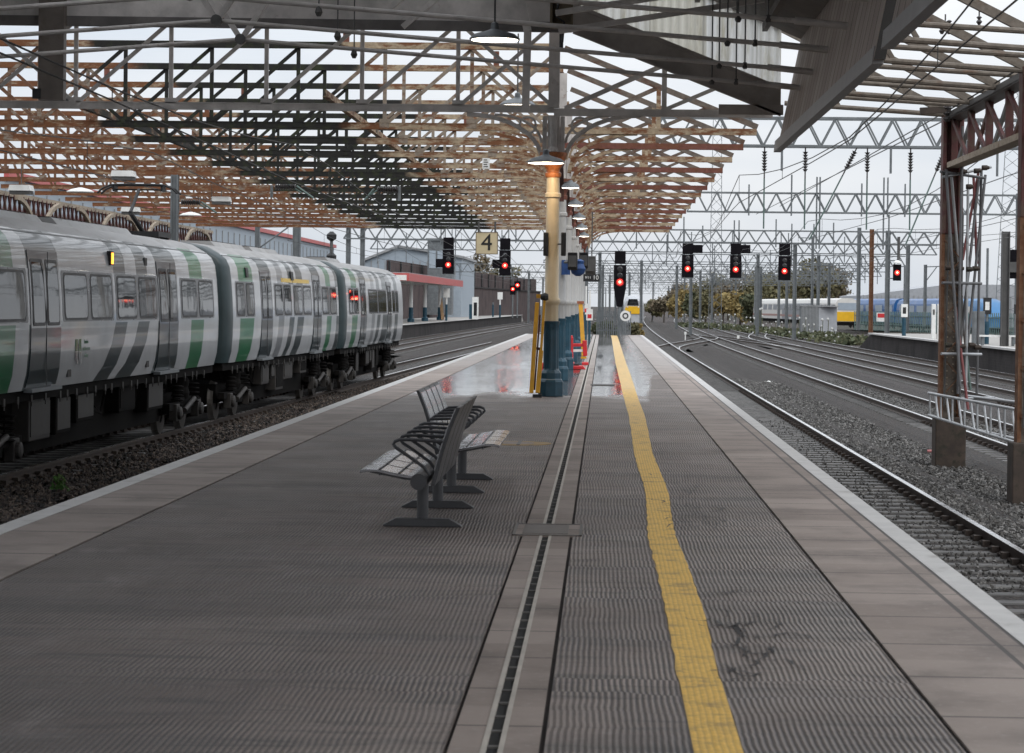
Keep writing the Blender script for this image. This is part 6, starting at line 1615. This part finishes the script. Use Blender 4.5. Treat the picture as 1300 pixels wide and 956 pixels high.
M['v_cream'] = paint('cream_white_carriage', (.62, .6, .56), .4, .08); M['v_grey'] = paint('grey_carriage_paint', (.24, .25, .27), .4, .1); M['v_yel'] = paint('yellow_train_front', (.75, .42, .01), .4, .06); M['v_pink'] = paint('faded_red_carriage_band', (.35, .2, .17), .5, .1)
def pt(px, Y): return (at(px, 395, Y).x, Y)
def veh2(name, label, pn, Yn, pf, Yf, side, *a, **k):
    """pn, pf: photograph columns of the near side's two ends"""
    return vehicle(name, label, pt(pn, Yn), pt(pf, Yf), *a, **k)
veh2('power_car', 'bright blue streamlined power car with a sloping nose, at far right', 1286, 232, 1238, 246, 0, 2.7, M['v_blue2'], None, M['v_blue2'], z0=.0, h=2.75, nose=3.5, win=M['v_cream'], nwin=2)
veh2('blue_carriage', 'blue carriage with pale windows left of the power car, partly behind the fence', 1232, 248, 1168, 275, 0, 2.7, M['v_blue'], M['v_blue2'], M['v_blue'], z0=.05, h=2.75, win=M['shed_light'], nwin=5)
veh2('blue_carriage', 'farther blue carriage at the left end of the blue train', 1164, 277, 1100, 305, 0, 2.7, M['v_blue'], M['v_blue2'], M['v_blue'], z0=.1, h=2.75, win=M['shed_light'], nwin=5)
def flat_front(label, px, Y, pf, Yf, body, band, roof, front, win, z0, h, nm='locomotive'):
    return vehicle(nm, label, (at(px + 15, 395, Y).x, Y), (at(pf + 10, 395, Yf).x, Yf), 2.75, body, band, roof, front, z0=z0, h=h, win=win)
flat_front('white locomotive with a yellow front behind the corrugated cabin', 1075, 285, 1046, 305, M['v_cream'], M['v_pink'], M['v_cream'], M['v_yel'], M['lens_off'], .1, 2.75)
flat_front('grey-roofed carriage behind the white locomotive, right of the cream carriage', 1040, 308, 1008, 335, M['v_grey'], M['v_pink'], M['v_cream'], None, M['lens_off'], .1, 2.75, 'carriage')
flat_front('cream carriage at the left end of the parked white train', 1004, 338, 968, 370, M['v_cream'], M['v_pink'], M['v_cream'], None, M['v_grey'], .1, 2.8, 'carriage')
# corrugated cabin
a, b = at(1018, 389, 235), at(1064, 414, 235)
t = thing('relay_cabin', ((a.x + b.x) / 2, 235, GZ), 'pale grey corrugated cabin beside the far tracks', 'cabin')
xm = a.x + (b.x - a.x) * .47
MB().box(a.x, xm, 235, 238, GZ, a.z).build('front_wall', M['galv'], t); MB().prism([(xm, 235), (b.x, 236.2), (b.x, 239), (xm, 238)], GZ, a.z - .02, plane='xy').build('side_wall', M['shed_grey'], t)
MB().box(a.x - .1, b.x + .1, 234.9, 238.5, a.z, a.z + .1).build('roof', M['shed_roof'], t); m = MB()
for k in range(12): x = a.x + (xm - a.x) * k / 12; m.box(x, x + .06, 234.95, 234.99, GZ, a.z)
m.build('cladding_rib', M['shed_roof'], t)
# distant train with a yellow nose coming down the line
Y = 330; a = at(803.5, 395, Y)
t = thing('distant_train', (a.x, Y, RAILZ), 'distant train with a rounded yellow and grey nose, beyond the platform end', 'train')
sec = [(-1.3, -.6), (-1.38, 1.1), (-1.3, 2.1), (-1.0, 2.8), (-.5, 3.1), (0, 3.15), (.5, 3.1), (1.0, 2.8), (1.3, 2.1), (1.38, 1.1), (1.3, -.6)]
st = [(0, .16), (.5, .08), (1.5, .03), (3, 0), (45, 0)]; V = []; n = len(sec)
for s, k in st:
    for (u, z) in sec: V.append((a.x + u * (1 - k * .5) + curve(Y + s) - curve(Y), Y + s, -.6 + (z + .6) * (1 - k)))
m = MB(); m.v = V; m.f = [(q * n + i, q * n + i + 1, (q + 1) * n + i + 1, (q + 1) * n + i) for q in range(4) for i in range(n - 1)] + [tuple(range(n))[::-1]]; m.m = [0] * (len(m.f) - 1) + [0]
m.build('body', paint('silver_train_paint', (.42, .43, .45), .3, .08), t, smooth=True)
MB().prism([(a.x - .95, .55), (a.x + .95, .55), (a.x + 1.1, 1.2), (a.x + .9, 1.6), (a.x - .9, 1.6), (a.x - 1.1, 1.2)], Y - .12, Y + .05).build('yellow_nose', M['v_yel'], t, bevel=.05)
MB().prism([(a.x - .8, 1.72), (a.x + .8, 1.72), (a.x + .6, 2.6), (a.x - .6, 2.6)], Y - .1, Y + .4).build('windscreen', M['glass'], t, bevel=.05)
MB().box(a.x - .4, a.x + .4, Y - .13, Y + .2, 2.1, 2.2).build('wiper', M['black'], t)
for sx in (-.75, .75): MB().lathe([(.1, 0), (.08, -.06)], (a.x + sx, Y - .12, 1.5), 10, axis='y').build('headlight', M['white'], t)
# small white and dark objects on the ballast
p = onz(975, 487, GZ); t = thing('litter_bag', tuple(p), 'white scrap of plastic lying on the grey ballast', 'litter')
m = MB(); vs = []
for i in range(4):
    for j in range(6): vs.append((p.x - .17 + j * .07 + rw.uniform(-.01, .01), p.y + i * .14, GZ + .04 + rw.uniform(0, .07)))
m.add(vs, [(i * 6 + j, i * 6 + j + 1, (i + 1) * 6 + j + 1, (i + 1) * 6 + j) for i in range(3) for j in range(5)]); m.build('film', M['white'], t)
for (px, py, l) in ((870, 432, 'short white marker post beside the swerving crossover rails'), (937, 438, 'black and white marker post between the right tracks')):
    p = onz(px, py, GZ); t = thing('marker_post', tuple(p), l, 'marker post'); hgt = .75
    MB().box(p.x - .05, p.x + .05, p.y - .04, p.y + .04, GZ, GZ + hgt).build('post', M['dark_iron'] if px > 900 else M['white'], t); MB().box(p.x - .1, p.x + .1, p.y - .06, p.y - .042, GZ + hgt - .25, GZ + hgt).build('plate', M['white'], t)
for (px, py, l, dx) in ((1196, 573, 'short pinkish rail bar lying behind the base of the rusty column', .35), (1125, 637, 'faded pink bar lying across the sleepers of the right platform track', .45)):
    p = onz(px, py, GZ + .12); t = thing('pink_bar', tuple(p), l, 'bar')
    MB().tube((p.x - dx, p.y, p.z), (p.x + dx, p.y + .05, p.z), .03, 8).build('bar', paint('faded_pink_paint', (.35, .12, .12), .6), t); MB().cbox((p.x - dx, p.y, p.z), (.1, .08, .1)).build('end_block', M['dark_iron'], t)
# loose black cable between the left platform and the train
pts = [onz(px, py, GZ + .08) for px, py in ((262, 547), (290, 541), (318, 540), (338, 545), (352, 533), (372, 524), (400, 512))]
t = thing('loose_cable', tuple(pts[0]), 'black cable lying loose on the brown ballast by the train', 'cable')
MB().path(pts, .022, 6).build('sheath', M['black'], t); MB().path([p + Vector((-.3, .6, .01)) for p in pts[:5]], .016, 6).build('second_strand', M['black'], t)
